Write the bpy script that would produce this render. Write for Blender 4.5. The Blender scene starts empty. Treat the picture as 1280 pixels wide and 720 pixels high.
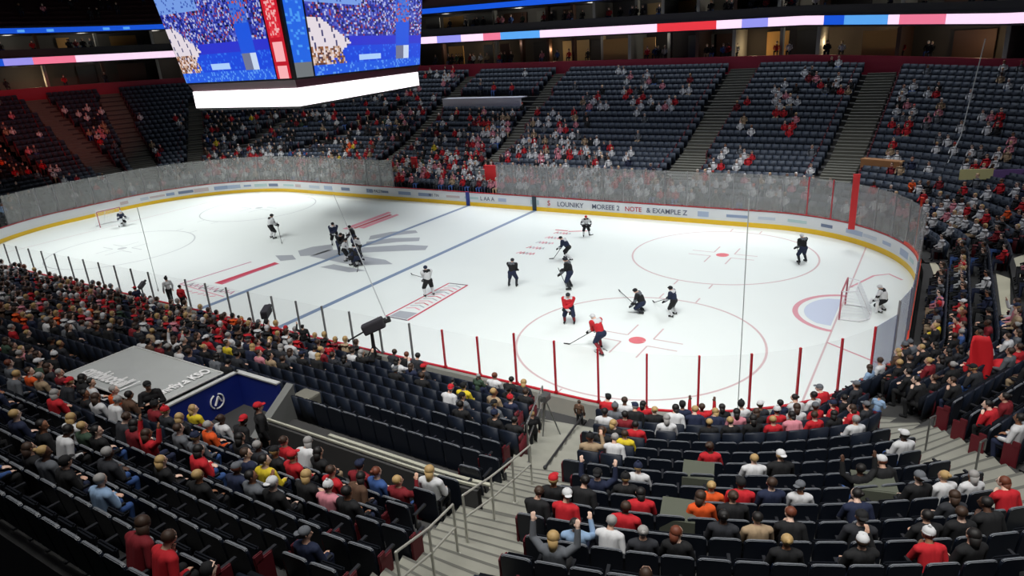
import bpy, bmesh, math, random
import numpy as np
from mathutils import Vector, Matrix
random.seed(7); rng = np.random.default_rng(7)
S = bpy.context.scene
COL = S.collection
PI = math.pi
ft = .3048
# ---------------------------------------------------------------- camera
FPX, CX, CY, CZ, YAW, PITCH, ROLL = 850.624, 30.609, -29.397, 11.362, .574, .341, -.067
CAM = np.array([CX, CY, CZ])
_fw = np.array([-math.sin(YAW)*math.cos(PITCH), math.cos(YAW)*math.cos(PITCH), -math.sin(PITCH)])
_rt = np.array([math.cos(YAW), math.sin(YAW), 0.]); _up = np.cross(_rt, _fw)
_r = _rt*math.cos(ROLL)+_up*math.sin(ROLL); _u = -_rt*math.sin(ROLL)+_up*math.cos(ROLL)
cd = bpy.data.cameras.new('camera'); cam = bpy.data.objects.new('camera', cd); COL.objects.link(cam)
cd.sensor_fit = 'HORIZONTAL'; cd.sensor_width = 36; cd.lens = FPX/1280*36; cd.clip_end = 500
M = Matrix(((_r[0], _u[0], -_fw[0], CX), (_r[1], _u[1], -_fw[1], CY), (_r[2], _u[2], -_fw[2], CZ), (0, 0, 0, 1)))
cam.matrix_world = M
S.camera = cam

def proj(P):
    P = np.asarray(P, float)-CAM; Z = P@_fw
    return 640+FPX*(P@_r)/Z, 360-FPX*(P@_u)/Z, Z
def ray(x, y): return _fw+_r*(x-640)/FPX-_u*(y-360)/FPX
def on_z(x, y, h=0.):
    d = ray(x, y); t = (h-CZ)/d[2]; return CAM+d*t

# ---------------------------------------------------------------- rink outline
XL, XR, YN, YF, RR, RL = -29.53, 30.346, -12.806, 12.409, 8.2, 10.353
def dist(x, y):
    r = RR if x > 0 else RL
    x0, x1, y0, y1 = XL+r, XR-r, YN+r, YF-r
    if x0 < x < x1: return max(YN-y, y-YF)
    if y0 < y < y1: return max(x-XR, XL-x)
    return math.hypot(x-min(max(x, x0), x1), y-min(max(y, y0), y1))-r
def outline(step=.35):
    """points and outward normals, counter-clockwise from the middle of the left end round the near side"""
    out = []
    def line(a, b, n):
        L = math.hypot(b[0]-a[0], b[1]-a[1]); k = max(1, int(L/step))
        for i in range(k): out.append((a[0]+(b[0]-a[0])*i/k, a[1]+(b[1]-a[1])*i/k, n[0], n[1]))
    def arc(cx, cy, r, a0, a1):
        k = int(r*math.radians(a1-a0)/step*1.6)
        for i in range(k):
            a = math.radians(a0+(a1-a0)*i/k); out.append((cx+r*math.cos(a), cy+r*math.sin(a), math.cos(a), math.sin(a)))
    line((XL, 0), (XL, YN+RL), (-1, 0)); arc(XL+RL, YN+RL, RL, 180, 270)
    line((XL+RL, YN), (XR-RR, YN), (0, -1)); arc(XR-RR, YN+RR, RR, 270, 360)
    line((XR, YN+RR), (XR, YF-RR), (1, 0)); arc(XR-RR, YF-RR, RR, 0, 90)
    line((XR-RR, YF), (XL+RL, YF), (0, 1)); arc(XL+RL, YF-RL, RL, 90, 180)
    line((XL, YF-RL), (XL, 0), (-1, 0))
    return np.array(out)
OUT = outline(); NO = len(OUT)
FN, FC = (.899, -.438), 29.45
def off(i, d):
    """plan point of row distance d at outline sample i (right corner rows straighten into a chord)"""
    bx, by, nx, ny = OUT[i % NO]; t = d
    q = FN[0]*nx+FN[1]*ny
    if q > .3 and d > 0 and by < 4: t = min(d, (d+FC-FN[0]*bx-FN[1]*by)/q)
    t = max(t, min(d, .2))
    return np.array([bx+nx*t, by+ny*t])
def z_main(d): return .3+.3*d if d < 8 else 2.7+.47*(d-8)
def z_corner(d): return .3+.3*d
def z_near(d): return .3+.3*d if d < 7.3 else max(2.49, 2.3+.45*(d-8))
def idx(fn):
    return min(range(NO), key=lambda i: fn(*OUT[i]))
I_W = idx(lambda x, y, a, b: abs(x-22.7)+(100 if b > -.5 else 0))
I_R = idx(lambda x, y, a, b: abs(math.atan2(b, a)-math.radians(-40))+(100 if x < 20 else 0))
I_E = idx(lambda x, y, a, b: abs(y-6)+(100 if x < 28 else 0))
I_L = idx(lambda x, y, a, b: abs(y-0)+(100 if x > -28 else 0))
SECT = [dict(n='near', i0=0, i1=I_W, z=z_near, rows=[1.49+.82*k for k in range(7)]+[7.23, 8.05]+[9.09+.64*k for k in range(8)]),
        dict(n='corner', i0=I_W, i1=I_R, z=z_corner, rows=[1.3+.75*k for k in range(17)]),
        dict(n='right', i0=I_R, i1=I_E, z=z_main, rows=[1.1+.7*k for k in range(15)]),
        dict(n='far', i0=I_E, i1=NO, z=z_main, rows=[1.3+.8*k for k in range(24)])]
_TX = [(-60, .9), (-50, .8), (-8, .15), (20, -.4), (33, -1.2), (45, -1.5)]
def lift(x, d):
    """the far terraces and suite level run a little higher towards the left end"""
    return float(np.interp(x, [a for a, b in _TX], [b for a, b in _TX]))*min(1, max(0, (d-6)/14))
def on_bowl(x, y, zf, sect=None, extra=0., dmax=26):
    d = ray(x, y)
    for t in np.arange(4, 110, .04):
        P = CAM+d*t; dd = dist(P[0], P[1])
        if dd > dmax: continue
        if P[2]-zf(dd)-extra-(lift(P[0], dd) if P[1] > 5 or P[0] < -25 else 0) <= 0: return P
def on_wall(x, y, D):
    d = ray(x, y)
    for t in np.arange(20, 150, .03):
        P = CAM+d*t
        if dist(P[0], P[1]) >= D and (P[1] > -5 or P[0] < -20): return P

# ---------------------------------------------------------------- materials
def lin(c): return tuple((v/255/12.92 if v/255 <= .04045 else ((v/255+.055)/1.055)**2.4) for v in c)
MATS = {}
def mat(name, rgb, rough=.6, metal=0, spec=.5, emit=0, noise=0, scale=8., coat=0):
    if name in MATS: return MATS[name]
    m = bpy.data.materials.new(name); m.use_nodes = True; nt = m.node_tree; b = nt.nodes['Principled BSDF']
    c = (*lin(rgb), 1); b.inputs['Base Color'].default_value = c
    b.inputs['Roughness'].default_value = rough; b.inputs['Metallic'].default_value = metal
    b.inputs['Specular IOR Level'].default_value = spec; b.inputs['Coat Weight'].default_value = coat
    if emit: b.inputs['Emission Color'].default_value = c; b.inputs['Emission Strength'].default_value = emit
    if noise:
        tc = nt.nodes.new('ShaderNodeTexCoord'); n = nt.nodes.new('ShaderNodeTexNoise'); n.inputs['Scale'].default_value = scale
        n.inputs['Detail'].default_value = 5
        r = nt.nodes.new('ShaderNodeMapRange'); r.inputs['To Min'].default_value = 1-noise; r.inputs['To Max'].default_value = 1+noise
        v = nt.nodes.new('ShaderNodeMix'); v.data_type = 'RGBA'; v.blend_type = 'MULTIPLY'; v.inputs['Factor'].default_value = 1
        nt.links.new(tc.outputs['Object'], n.inputs['Vector']); nt.links.new(n.outputs['Fac'], r.inputs['Value'])
        v.inputs['A'].default_value = c; nt.links.new(r.outputs['Result'], v.inputs['B']); nt.links.new(v.outputs['Result'], b.inputs['Base Color'])
    MATS[name] = m; return m
def glass(name, rgb, fac, rough=.3):
    m = bpy.data.materials.new(name); m.use_nodes = True; nt = m.node_tree; nt.nodes.clear()
    o = nt.nodes.new('ShaderNodeOutputMaterial'); t = nt.nodes.new('ShaderNodeBsdfTransparent'); d = nt.nodes.new('ShaderNodeBsdfDiffuse')
    g = nt.nodes.new('ShaderNodeBsdfGlossy'); g.inputs['Roughness'].default_value = rough; g.inputs['Color'].default_value = (.8, .8, .8, 1)
    d.inputs['Color'].default_value = (*lin(rgb), 1)
    n = nt.nodes.new('ShaderNodeTexNoise'); n.inputs['Scale'].default_value = .9; tc = nt.nodes.new('ShaderNodeTexCoord')
    mp = nt.nodes.new('ShaderNodeMapping'); mp.inputs['Scale'].default_value = (1, 1, .15)
    nt.links.new(tc.outputs['Object'], mp.inputs[0]); nt.links.new(mp.outputs[0], n.inputs['Vector'])
    mr = nt.nodes.new('ShaderNodeMapRange'); mr.inputs['To Min'].default_value = fac*.7; mr.inputs['To Max'].default_value = fac*1.3
    nt.links.new(n.outputs['Fac'], mr.inputs['Value'])
    mx = nt.nodes.new('ShaderNodeMixShader'); mx2 = nt.nodes.new('ShaderNodeMixShader'); mx2.inputs[0].default_value = .12
    nt.links.new(d.outputs[0], mx2.inputs[1]); nt.links.new(g.outputs[0], mx2.inputs[2])
    nt.links.new(mr.outputs[0], mx.inputs[0]); nt.links.new(t.outputs[0], mx.inputs[1]); nt.links.new(mx2.outputs[0], mx.inputs[2])
    nt.links.new(mx.outputs[0], o.inputs[0]); return m
def attr_mat(name, strength=1.):
    m = bpy.data.materials.new(name); m.use_nodes = True; nt = m.node_tree; b = nt.nodes['Principled BSDF']
    a = nt.nodes.new('ShaderNodeAttribute'); a.attribute_name = 'pixels'
    b.inputs['Base Color'].default_value = (.01, .01, .01, 1); b.inputs['Roughness'].default_value = .4
    nt.links.new(a.outputs['Color'], b.inputs['Emission Color']); b.inputs['Emission Strength'].default_value = strength
    return m

ICE = mat('ice', (231, 237, 234), rough=.32, spec=.35, noise=.025, scale=.35)
WHITE = mat('white_board', (232, 234, 236), rough=.4)
YELLOW = mat('yellow_kick', (255, 208, 34), rough=.4)
REDC = mat('red_cap', (190, 24, 40), rough=.4)
GREYB = mat('board_back', (165, 165, 158), rough=.6, noise=.08, scale=3)
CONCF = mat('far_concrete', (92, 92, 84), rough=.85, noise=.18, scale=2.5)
STEPSHADE = mat('step_edge_shade', (96, 96, 90), rough=.8)  # shading at the step edges, painted as darker strips on the treads
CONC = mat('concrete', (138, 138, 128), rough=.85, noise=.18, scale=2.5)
CONCD = mat('dark_concrete', (58, 58, 58), rough=.9, noise=.15, scale=2)
NAVY = mat('navy_plastic', (20, 28, 42), rough=.5, spec=.4)
SEATF = mat('dark_seat_fabric', (13, 17, 25), rough=.85, spec=.2)
RIM = mat('seat_rim', (22, 24, 30), rough=.5)
EDGE = mat('backrest_highlight', (104, 108, 114), rough=.5)  # overhead highlight painted pale on the backrest tops
MAROON = mat('maroon_panel', (92, 16, 28), rough=.6)
STEEL = mat('steel', (150, 152, 150), rough=.35, metal=.8)
DGREY = mat('dark_metal', (60, 62, 66), rough=.45, metal=.5)
BLACK = mat('black_matte', (16, 17, 19), rough=.8)
GREYREFL = glass('grey_reflection_glass', (166, 166, 164), .44)  # grey reflection on far and end panes, painted in as diffuse haze
GCLEAR = glass('clear_glass', (200, 205, 205), .035, .15)
GBLUE = glass('blue_reflection_glass', (120, 140, 205), .42)  # LED reflections on the corner panes, painted in as a blue tint

# ---------------------------------------------------------------- object helpers
def tag(o, label=None, cat=None, group=None, kind=None):
    if label: o['label'] = label
    if cat: o['category'] = cat
    if group: o['group'] = group
    if kind: o['kind'] = kind
    return o
def link(name, me, m=None, parent=None, loc=None):
    if m is not None:
        if isinstance(m, (list, tuple)):
            for x in m: me.materials.append(x)
        else: me.materials.append(m)
    o = bpy.data.objects.new(name, me); COL.objects.link(o)
    if parent is not None: o.parent = parent
    if loc is not None: o.location = loc
    return o
def empty(name, loc=(0, 0, 0), rz=0.):
    o = bpy.data.objects.new(name, None); COL.objects.link(o); o.location = loc; o.rotation_euler = (0, 0, rz)
    o.empty_display_size = .2; return o
class MB:
    def __init__(s): s.v = []; s.f = []; s.m = []
    def add(s, vs, fs, mi=0):
        b = len(s.v); s.v += [tuple(map(float, v)) for v in vs]; s.f += [tuple(i+b for i in f) for f in fs]; s.m += [mi]*len(fs); return s
    def box(s, c, h, rz=0., mi=0, rx=0.):
        R = Matrix.Rotation(rz, 3, 'Z') @ Matrix.Rotation(rx, 3, 'X'); c = Vector(c)
        vs = [c+R @ Vector((sx*h[0], sy*h[1], sz*h[2])) for sx in (-1, 1) for sy in (-1, 1) for sz in (-1, 1)]
        return s.add(vs, [(0, 1, 3, 2), (4, 6, 7, 5), (0, 4, 5, 1), (2, 3, 7, 6), (0, 2, 6, 4), (1, 5, 7, 3)], mi)
    def rod(s, a, b, r, n=8, r2=None, mi=0):
        a, b = Vector(a), Vector(b); d = (b-a).normalized(); q = d.to_track_quat('Z', 'Y'); r2 = r if r2 is None else r2
        vs = [a+q @ Vector((math.cos(2*PI*i/n)*r, math.sin(2*PI*i/n)*r, 0)) for i in range(n)]+[b+q @ Vector((math.cos(2*PI*i/n)*r2, math.sin(2*PI*i/n)*r2, 0)) for i in range(n)]
        return s.add(vs, [(i, (i+1) % n, n+(i+1) % n, n+i) for i in range(n)]+[tuple(range(n))[::-1], tuple(range(n, 2*n))], mi)
    def path(s, pts, r, n=8, mi=0):
        for a, b in zip(pts[:-1], pts[1:]): s.rod(a, b, r, n, mi=mi)
        return s
    def ball(s, c, r, nu=10, nv=7, mi=0, R=None):
        c = Vector(c); r = (r, r, r) if not hasattr(r, '__len__') else r
        vs = [Vector((0, 0, r[2]))]
        for j in range(1, nv):
            t = PI*j/nv
            for i in range(nu):
                a = 2*PI*i/nu; vs.append(Vector((r[0]*math.sin(t)*math.cos(a), r[1]*math.sin(t)*math.sin(a), r[2]*math.cos(t))))
        vs.append(Vector((0, 0, -r[2])))
        if R is not None: vs = [R @ v for v in vs]
        vs = [v+c for v in vs]; L = len(vs)-1
        fs = [(0, 1+i, 1+(i+1) % nu) for i in range(nu)]
        for j in range(nv-2):
            for i in range(nu): a = 1+j*nu+i; b = 1+j*nu+(i+1) % nu; fs.append((a, a+nu, b+nu, b))
        fs += [(L, L-nu+(i+1) % nu, L-nu+i) for i in range(nu)]
        return s.add(vs, fs, mi)
    def mesh(s, name='m', smooth=False):
        me = bpy.data.meshes.new(name); me.from_pydata(s.v, [], s.f)
        if any(s.m): me.polygons.foreach_set('material_index', s.m)
        if smooth: me.polygons.foreach_set('use_smooth', [True]*len(s.f))
        me.validate(); me.update(); return me
    def build(s, name, m, parent=None, loc=None, smooth=False, bevel=0.):
        me = s.mesh(name, smooth)
        if bevel:
            bm = bmesh.new(); bm.from_mesh(me); bmesh.ops.bevel(bm, geom=bm.edges[:], offset=bevel, segments=2, affect='EDGES', profile=.6)
            bm.to_mesh(me); bm.free()
        return link(name, me, m, parent, loc)
def band(prof, i0, i1, closed=False, offfn=off, mats_of=None):
    """sweep a profile [(d,z)...] along outline samples i0..i1"""
    v, f, mi = [], [], []; n = len(prof); idxs = list(range(i0, i1+1))
    for i in idxs:
        for d, z in prof:
            p = offfn(i, d); v.append((p[0], p[1], z))
    for k in range(len(idxs)-1):
        for j in range(n-1):
            a = k*n+j; f.append((a, a+n, a+n+1, a+1)); mi.append(mats_of[j] if mats_of else 0)
    mb = MB(); mb.v = v; mb.f = f; mb.m = mi; return mb
def flat(i, d):
    bx, by, nx, ny = OUT[i % NO]; return np.array([bx+nx*d, by+ny*d])
def struct(o): o['kind'] = 'structure'; return o

# ================================================================= ICE
mb = MB(); mb.v = [(*flat(i, .02), 0) for i in range(NO)]; mb.f = [tuple(range(NO))]; mb.m = [0]
struct(mb.build('floor_ice', ICE))
mb = MB(); mb.box((5, 5, -.45), (95, 80, .05)); struct(mb.build('floor_concourse', mat('dark_floor', (30, 36, 33), rough=.9, noise=.2, scale=.6)))
LINEB = mat('line_blue', (120, 140, 168), rough=.4); LINER = mat('line_red', (206, 178, 180), rough=.4); LINEG = mat('line_grey', (190, 194, 196), rough=.4)
PINK = mat('ice_pink', (226, 150, 165), rough=.4); PINKR = mat('ice_red', (200, 70, 90), rough=.4); GREYM = mat('ice_grey', (168, 172, 178), rough=.4); CREASE = mat('ice_crease', (196, 205, 224), rough=.4)
WHT = mat('ice_white', (246, 248, 250), rough=.4); CRED = mat('crease_red', (214, 150, 160), rough=.4); DGL = mat('ice_dark', (110, 100, 110), rough=.4)
def quadmark(mb, pts, z=.004, mi=0): mb.add([(p[0], p[1], z) for p in pts], [tuple(range(len(pts)))], mi)
def strip(mb, pts, w, z=.004, mi=0):
    P = [Vector((p[0], p[1])) for p in pts]; L = []
    for k, p in enumerate(P):
        d = (P[min(k+1, len(P)-1)]-P[max(k-1, 0)]).normalized(); n = Vector((-d.y, d.x))*w/2; L.append((p+n, p-n))
    for a, b in zip(L[:-1], L[1:]): quadmark(mb, [a[0], a[1], b[1], b[0]], z, mi)
def circ(mb, c, r, w, a0=0, a1=360, n=72, z=.004, mi=0): strip(mb, [(c[0]+r*math.cos(math.radians(a0+(a1-a0)*i/n)), c[1]+r*math.sin(math.radians(a0+(a1-a0)*i/n))) for i in range(n+1)], w, z, mi)
def mark(name, fn, m):
    mb = MB(); fn(mb); return struct(mb.build(name, m))
X1, X2, GL = .107, 5.998, 27.8
mark('center_line_marking', lambda q: strip(q, [(X1, YN+.05), (X1, YF-.05)], .34, .009), LINEB)
mark('blue_line_marking', lambda q: strip(q, [(X2, YN+.05), (X2, YF-.05)], .34), LINEB)
mark('goal_line_marking', lambda q: strip(q, [(GL, -10.6), (GL, 10.2)], .07), LINER)
mark('goal_line_marking', lambda q: strip(q, [(-24.2, -9.5), (-24.2, 9)], .07), LINER)
def faceoff(c, r, s=1):
    def f(q):
        circ(q, c, r, .09)
        for sx in (-1, 1):
            for sy in (-1, 1):
                strip(q, [(c[0]+sx*.55, c[1]+sy*.35), (c[0]+sx*1.75, c[1]+sy*.35)], .07); strip(q, [(c[0]+sx*.55, c[1]+sy*.35), (c[0]+sx*.55, c[1]+sy*1.5)], .07)
                strip(q, [(c[0]+sx*.85, c[1]+sy*r), (c[0]+sx*.85, c[1]+sy*(r+.6))], .07)
        circ(q, c, .15, .3, n=24)
    return f
C1, C2 = (21.22, -5.95), (21.22, 6.28)
mark('faceoff_circle_marking', faceoff(C1, 4.85), LINER); mark('faceoff_circle_marking', faceoff(C2, 4.8), LINER)
mark('faceoff_circle_marking', faceoff((-16.3, -5.6), 4.6), LINEG); mark('faceoff_circle_marking', faceoff((-17.2, 6.6), 4.6), LINEG)
mark('faceoff_dot_marking', lambda q: circ(q, C1, .17, .34, n=24, z=.007), mat('dot_red', (214, 110, 118))); mark('faceoff_dot_marking', lambda q: circ(q, C2, .17, .34, n=24, z=.007), MATS['dot_red'])
def crease(q):
    pts = [(GL+.9*0, 2.0)]+[(GL+.2-1.9*math.cos(math.radians(a)), 0.+2.15*math.sin(math.radians(a))) for a in range(80, -81, -8)]+[(GL, -2.1)]
    strip(q, pts, .22, .006, 0)
    quadmark(q, [(GL-.1, 1.6)]+[(GL+.1-1.45*math.cos(math.radians(a)), 1.75*math.sin(math.radians(a))) for a in range(60, -61, -8)]+[(GL-.1, -1.6)], .005, 1)
mark('goal_crease_marking', crease, [CRED, CREASE])
mark('goalkeeper_trapezoid_marking', lambda q: (strip(q, [(GL, 3.3), (28.6, 5.4), (29.2, 5.9), (29.8, 5.2)], .12), strip(q, [(GL, -3.3), (29.9, -4.6)], .09)), CRED)
# eagle at centre ice
def eagle(q):
    for pts in ([(-3.3, -1.6), (-2.2, -2.4), (-1.4, -1.9), (-1.2, -.6), (-2.3, .3), (-3.1, -.6)], [(-1.6, -2.2), (2.6, -2.6), (4.6, -1.6), (3.6, -1.1), (1.2, -1.0), (-.4, -.3), (-1.5, -.8)],
                [(.3, -.9), (3.0, .6), (4.6, 1.4), (4.2, 2.2), (2.6, 1.9), (.4, .5)], [(.2, .8), (1.6, 2.2), (2.9, 2.9), (2.4, 3.6), (.6, 2.8), (-.4, 1.6)],
                [(-.6, 2.0), (.5, 3.6), (1.5, 4.5), (.9, 5.0), (-.5, 4.1), (-1.2, 2.8)], [(-3.9, -2.9), (-2.6, -3.6), (-1.9, -3.0), (-2.9, -2.4)], [(.8, -3.6), (3.2, -3.7), (3.9, -3.1), (1.2, -2.9)]):
        quadmark(q, pts, .008)
mark('center_ice_emblem_marking', eagle, GREYM)
def ad2(q):
    quadmark(q, [(-4.6, 3.6), (-4.1, 3.6), (-4.4, 8.6), (-4.9, 8.8)], .005, 0); quadmark(q, [(-3.6, 4.2), (-3.1, 4.2), (-3.3, 8.2), (-3.7, 8.4)], .005, 0); quadmark(q, [(-4.0, 4.0), (-3.7, 4.0), (-3.8, 8), (-4.2, 8.2)], .005, 1)
mark('ice_advertisement_marking', ad2, [PINK, PINKR])
def ad1(q):
    strip(q, [(-4.7, -8.9), (-4.3, -4.4)], .14, .005, 2); quadmark(q, [(-2.9, -8.0), (-2.2, -8.0), (-2.3, -4.0), (-2.75, -3.9)], .005, 1)
    strip(q, [(-2.35, -7.9), (-2.25, -4.0)], .1, .007, 2)
    for k in range(9):
        x = -4.2+.44*k; strip(q, [(x, -9.0+.1*(k % 3)), (x+.18, -8.5), (x+.36, -8.9)], .13, .006, 2 if k % 3 else 3)
    for k in range(6): strip(q, [(-3.6+.5*k, -9.6), (-3.35+.5*k, -9.4)], .12, .006, 0)
    strip(q, [(-4.7, -8.9), (-.3, -9.3)], .08, .005, 0)
mark('ice_advertisement_marking', ad1, [PINK, PINKR, mat('ice_mauve', (196, 140, 160)), DGL])
def ad3(q):
    for k in range(5):
        y = 2.7+1.15*k
        for j in range(5): strip(q, [(10.3+.22*j+.12*k*0, y), (10.42+.22*j, y+.45), (10.5+.22*j, y+.1)], .09, .006, (k+j) % 3)
    strip(q, [(11.0, 8.0), (12.1, 8.5)], .16, .006, 1); strip(q, [(10.0, 8.1), (10.9, 8.1)], .16, .006, 1)
mark('ice_advertisement_marking', ad3, [PINK, PINKR, GREYM])
def ad4(q):
    strip(q, [(9.75, -8.0), (9.75, -3.1)], .1, .005, 1); strip(q, [(11.05, -8.0), (10.85, -3.0)], .12, .005, 1); strip(q, [(9.75, -8.0), (11.05, -8.0)], .1, .005, 3); strip(q, [(9.75, -3.1), (10.85, -3.0)], .1, .005, 3)
    quadmark(q, [(9.9, -7.9), (10.9, -7.9), (10.9, -7.1), (9.9, -7.2)], .0045, 2)
    for k in range(11): strip(q, [(9.95, -6.8+.33*k), (10.35, -6.6+.33*k), (10.75, -6.75+.33*k)], .08, .006, (k*2) % 3)
mark('ice_advertisement_marking', ad4, [PINK, PINKR, GREYM, DGL])

# ================================================================= BOARDS AND GLASS
bd = empty('dasher_boards', (0, YN, 0)); tag(bd, 'white dasher boards with yellow kick plate and red cap circling the ice', 'rink boards')
def ch(o, p):
    o.parent = p; o.matrix_parent_inverse = Matrix.Translation(-Vector(p.location)); return o
ch(band([(0, .2), (0, 1.0)], 0, NO, offfn=flat).build('board_face', WHITE), bd)
ch(band([(.0, 0), (-.012, .0), (-.012, .29), (0, .29)], 0, NO, offfn=flat).build('kick_plate', YELLOW), bd)
ch(band([(-.02, 1.03), (-.02, 1.07), (.07, 1.07), (.07, 1.03), (-.02, 1.03)], 0, NO, offfn=flat).build('cap_rail', REDC), bd)
ch(band([(.0, 1.03), (.07, 1.03), (.1, .95), (.1, -.3)], 0, NO, offfn=flat).build('board_back', GREYB), bd)
for x, c in ((X1, (40, 60, 140)), (X2, (40, 60, 70))):
    q = MB(); q.box((x, YF-.03, .53), (.16, .03, .53)); ch(q.build('line_mark', mat('mark%d' % c[0]+str(c[2]), c)), bd)
q = MB(); q.box((25.6, 11.8, .6), (.04, .04, .45)); ch(q.build('door_seam', DGREY), bd)
# printed adverts on the far boards
pal = [(176, 190, 214), (200, 208, 220), (150, 166, 196), (206, 190, 190), (190, 214, 214), (120, 132, 160)]
AD = [mat('advert%d' % i, c, rough=.5) for i, c in enumerate(pal)]
def adpanel(i, w, h, m, z=.62):
    x, y, nx, ny = OUT[i]; q = MB(); a = math.atan2(ny, nx)-PI/2; q.box((x-nx*.012, y-ny*.012, z), (w/2, .008, h/2), a); ch(q.build('advert_panel', m), bd)
i = I_E-6; k = 0
while i < NO-4:
    x, y, nx, ny = OUT[i]
    if not (6.3 < x < 17.5 and y > 12):
        adpanel(i, random.choice((.7, 1.0, 1.3)), random.choice((.18, .26, .34)), random.choice(AD))
    i += random.choice((5, 6, 8)); k += 1
for i in list(range(40, 70, 6)): adpanel(i, .9, .24, random.choice(AD))
def text(s, loc, rot, size, m, parent, name='advert_lettering', ext=.004, sx=1.):
    c = bpy.data.curves.new(name, 'FONT'); c.body = s; c.size = size; c.extrude = ext; c.align_x = 'CENTER'; c.align_y = 'CENTER'; c.offset = size*(.03 if 'canopy' in name else .012)
    c.materials.append(m); t = bpy.data.objects.new(name, c); COL.objects.link(t); dg = bpy.context.evaluated_depsgraph_get(); dg.update(); me = bpy.data.meshes.new_from_object(t.evaluated_get(dg)); bpy.data.objects.remove(t)
    o = bpy.data.objects.new(name, me); COL.objects.link(o); o.location = loc; o.rotation_euler = rot; o.scale = (sx, 1, 1)
    if parent is not None: o.parent = parent; o.location = Vector(loc)-Vector(parent.location)
    return o
TXT = mat('advert_text', (96, 102, 122)); TXR = mat('advert_text_red', (190, 60, 70))
text('S', (7.2, YF-.02, .62), (PI/2, 0, 0), .5, TXR, bd); text('LOUNIKY', (8.9, YF-.02, .6), (PI/2, 0, 0), .48, TXT, bd)
text('MOREEE 2', (11.6, YF-.02, .6), (PI/2, 0, 0), .46, TXT, bd); text('NOTE', (13.6, YF-.02, .6), (PI/2, 0, 0), .44, TXR, bd); text('& EXAMPLE Z', (15.9, YF-.02, .6), (PI/2, 0, 0), .46, TXT, bd)
text('L AA A', (1.9, YF-.02, .62), (PI/2, 0, 0), .42, TXT, bd); text('MIS TIN', (-3.2, YF-.02, .62), (PI/2, 0, 0), .3, TXT, bd); text('TAN PALSY', (-9.5, YF-.02, .62), (PI/2, 0, 0), .34, TXT, bd)

ORD = 'zeroth first second third fourth fifth sixth seventh eighth ninth tenth eleventh twelfth thirteenth fourteenth fifteenth sixteenth seventeenth eighteenth nineteenth twentieth'.split()
def nth(n):
    if n <= 20: return ORD[n]
    t, u = divmod(n, 10); tens = ['', '', 'twenty', 'thirty', 'forty', 'fifty', 'sixty', 'seventy', 'eighty', 'ninety'][t]
    tie = {20: 'twentieth', 30: 'thirtieth', 40: 'fortieth', 50: 'fiftieth', 60: 'sixtieth', 70: 'seventieth', 80: 'eightieth', 90: 'ninetieth'}
    return tie[n] if u == 0 else tens+'-'+ORD[u]
# panes run every 1.44 m of arclength
arc_l = [0.]
for i in range(NO): arc_l.append(arc_l[-1]+math.hypot(OUT[(i+1) % NO][0]-OUT[i][0], OUT[(i+1) % NO][1]-OUT[i][1]))
PER = arc_l[-1]
def at_len(s, d=0.):
    s %= PER; k = int(np.searchsorted(arc_l, s, 'right'))-1; k = min(k, NO-1); f = (s-arc_l[k])/max(1e-6, arc_l[k+1]-arc_l[k])
    a, b = flat(k, d), flat(k+1, d); return a+(b-a)*f, OUT[k % NO][2:4]
s0 = arc_l[I_W]; NPAN = int(round(PER/1.44)); PW = PER/NPAN
cnt = {}
for k in range(NPAN):
    sa = s0+.15+k*PW; (pa, na), (pb, nb) = at_len(sa, .05), at_len(sa+PW, .05)
    mx, my = (pa+pb)/2
    near = my < -7 and mx < 31
    if my > 12 and -7.2 < mx < 3.0: continue           # players' benches, no glass in front
    side = 'near boards' if my < YN+.6 else 'far boards' if my > YF-.6 else ('goal end boards' if mx > 0 and my < 0 else 'far corner boards' if mx > 0 else 'distant end boards')
    if near and mx > 0 and my > YN+.6: side = 'curved near corner boards'
    top = 2.46 if (near and mx < 20) else 2.83 if near else 3.25
    # skip panes outside the picture
    px = [proj((*p, z)) for p in (pa, pb) for z in (1.1, top)]
    if not any(p[2] > 1 and -80 < p[0] < 1360 and -50 < p[1] < 770 for p in px): continue
    cnt[side] = cnt.get(side, 0)+1; n = cnt[side]
    ang = math.atan2(pb[1]-pa[1], pb[0]-pa[0])
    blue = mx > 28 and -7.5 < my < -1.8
    q = MB(); q.box((0, 0, (top-1.07)/2), ((PW-.04)/2, .008, (top-1.07)/2))
    g = q.build('glass_pane', GBLUE if blue else GCLEAR if near else GREYREFL, loc=(mx, my, 1.07)); g.rotation_euler = (0, 0, ang)
    tag(g, '%s glass pane standing on the %s, %s pane along' % ('bluish' if blue else 'clear' if near else 'greyish reflecting', side, nth(n)), 'glass pane', 'glass panes around the rink')
    q = MB(); q.box((0, 0, (top-1.05)/2), (.028, .03, (top-1.05)/2)); q.box((0, 0, .03), (.05, .045, .03))
    redp = near and mx > 16.5 or (not near and abs(mx-24.4) < .8 and my > 9)
    m = REDC if redp else mat('stanchion_grey', (112, 112, 114), rough=.4) if near else mat('stanchion_pale', (140, 138, 140), rough=.4)
    o = q.build('stanchion', m, loc=(pa[0], pa[1], 1.07)); o.rotation_euler = (0, 0, ang)
    tag(o, '%s upright glass stanchion on the %s, %s one along' % ('red' if redp else 'grey', side, nth(n)), 'stanchion', 'stanchions around the rink')
# tall red padded posts
def post(px, py, h, w, name, label, m):
    P = on_z(px, py, 1.05); q = MB(); q.box((0, 0, h/2), (w, .05, h/2)); q.box((0, 0, h+.02), (w*1.1, .06, .02)); o = q.build(name, m, loc=(P[0], P[1], 1.07)); tag(o, label, 'post'); return o
RB = mat('bright_red', (224, 40, 44), rough=.5); RO = mat('orange_red', (235, 70, 40), rough=.5)
post(1064, 287, 2.9, .16, 'padded_post', 'wide red padded post standing on the far corner boards', RB)
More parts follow.
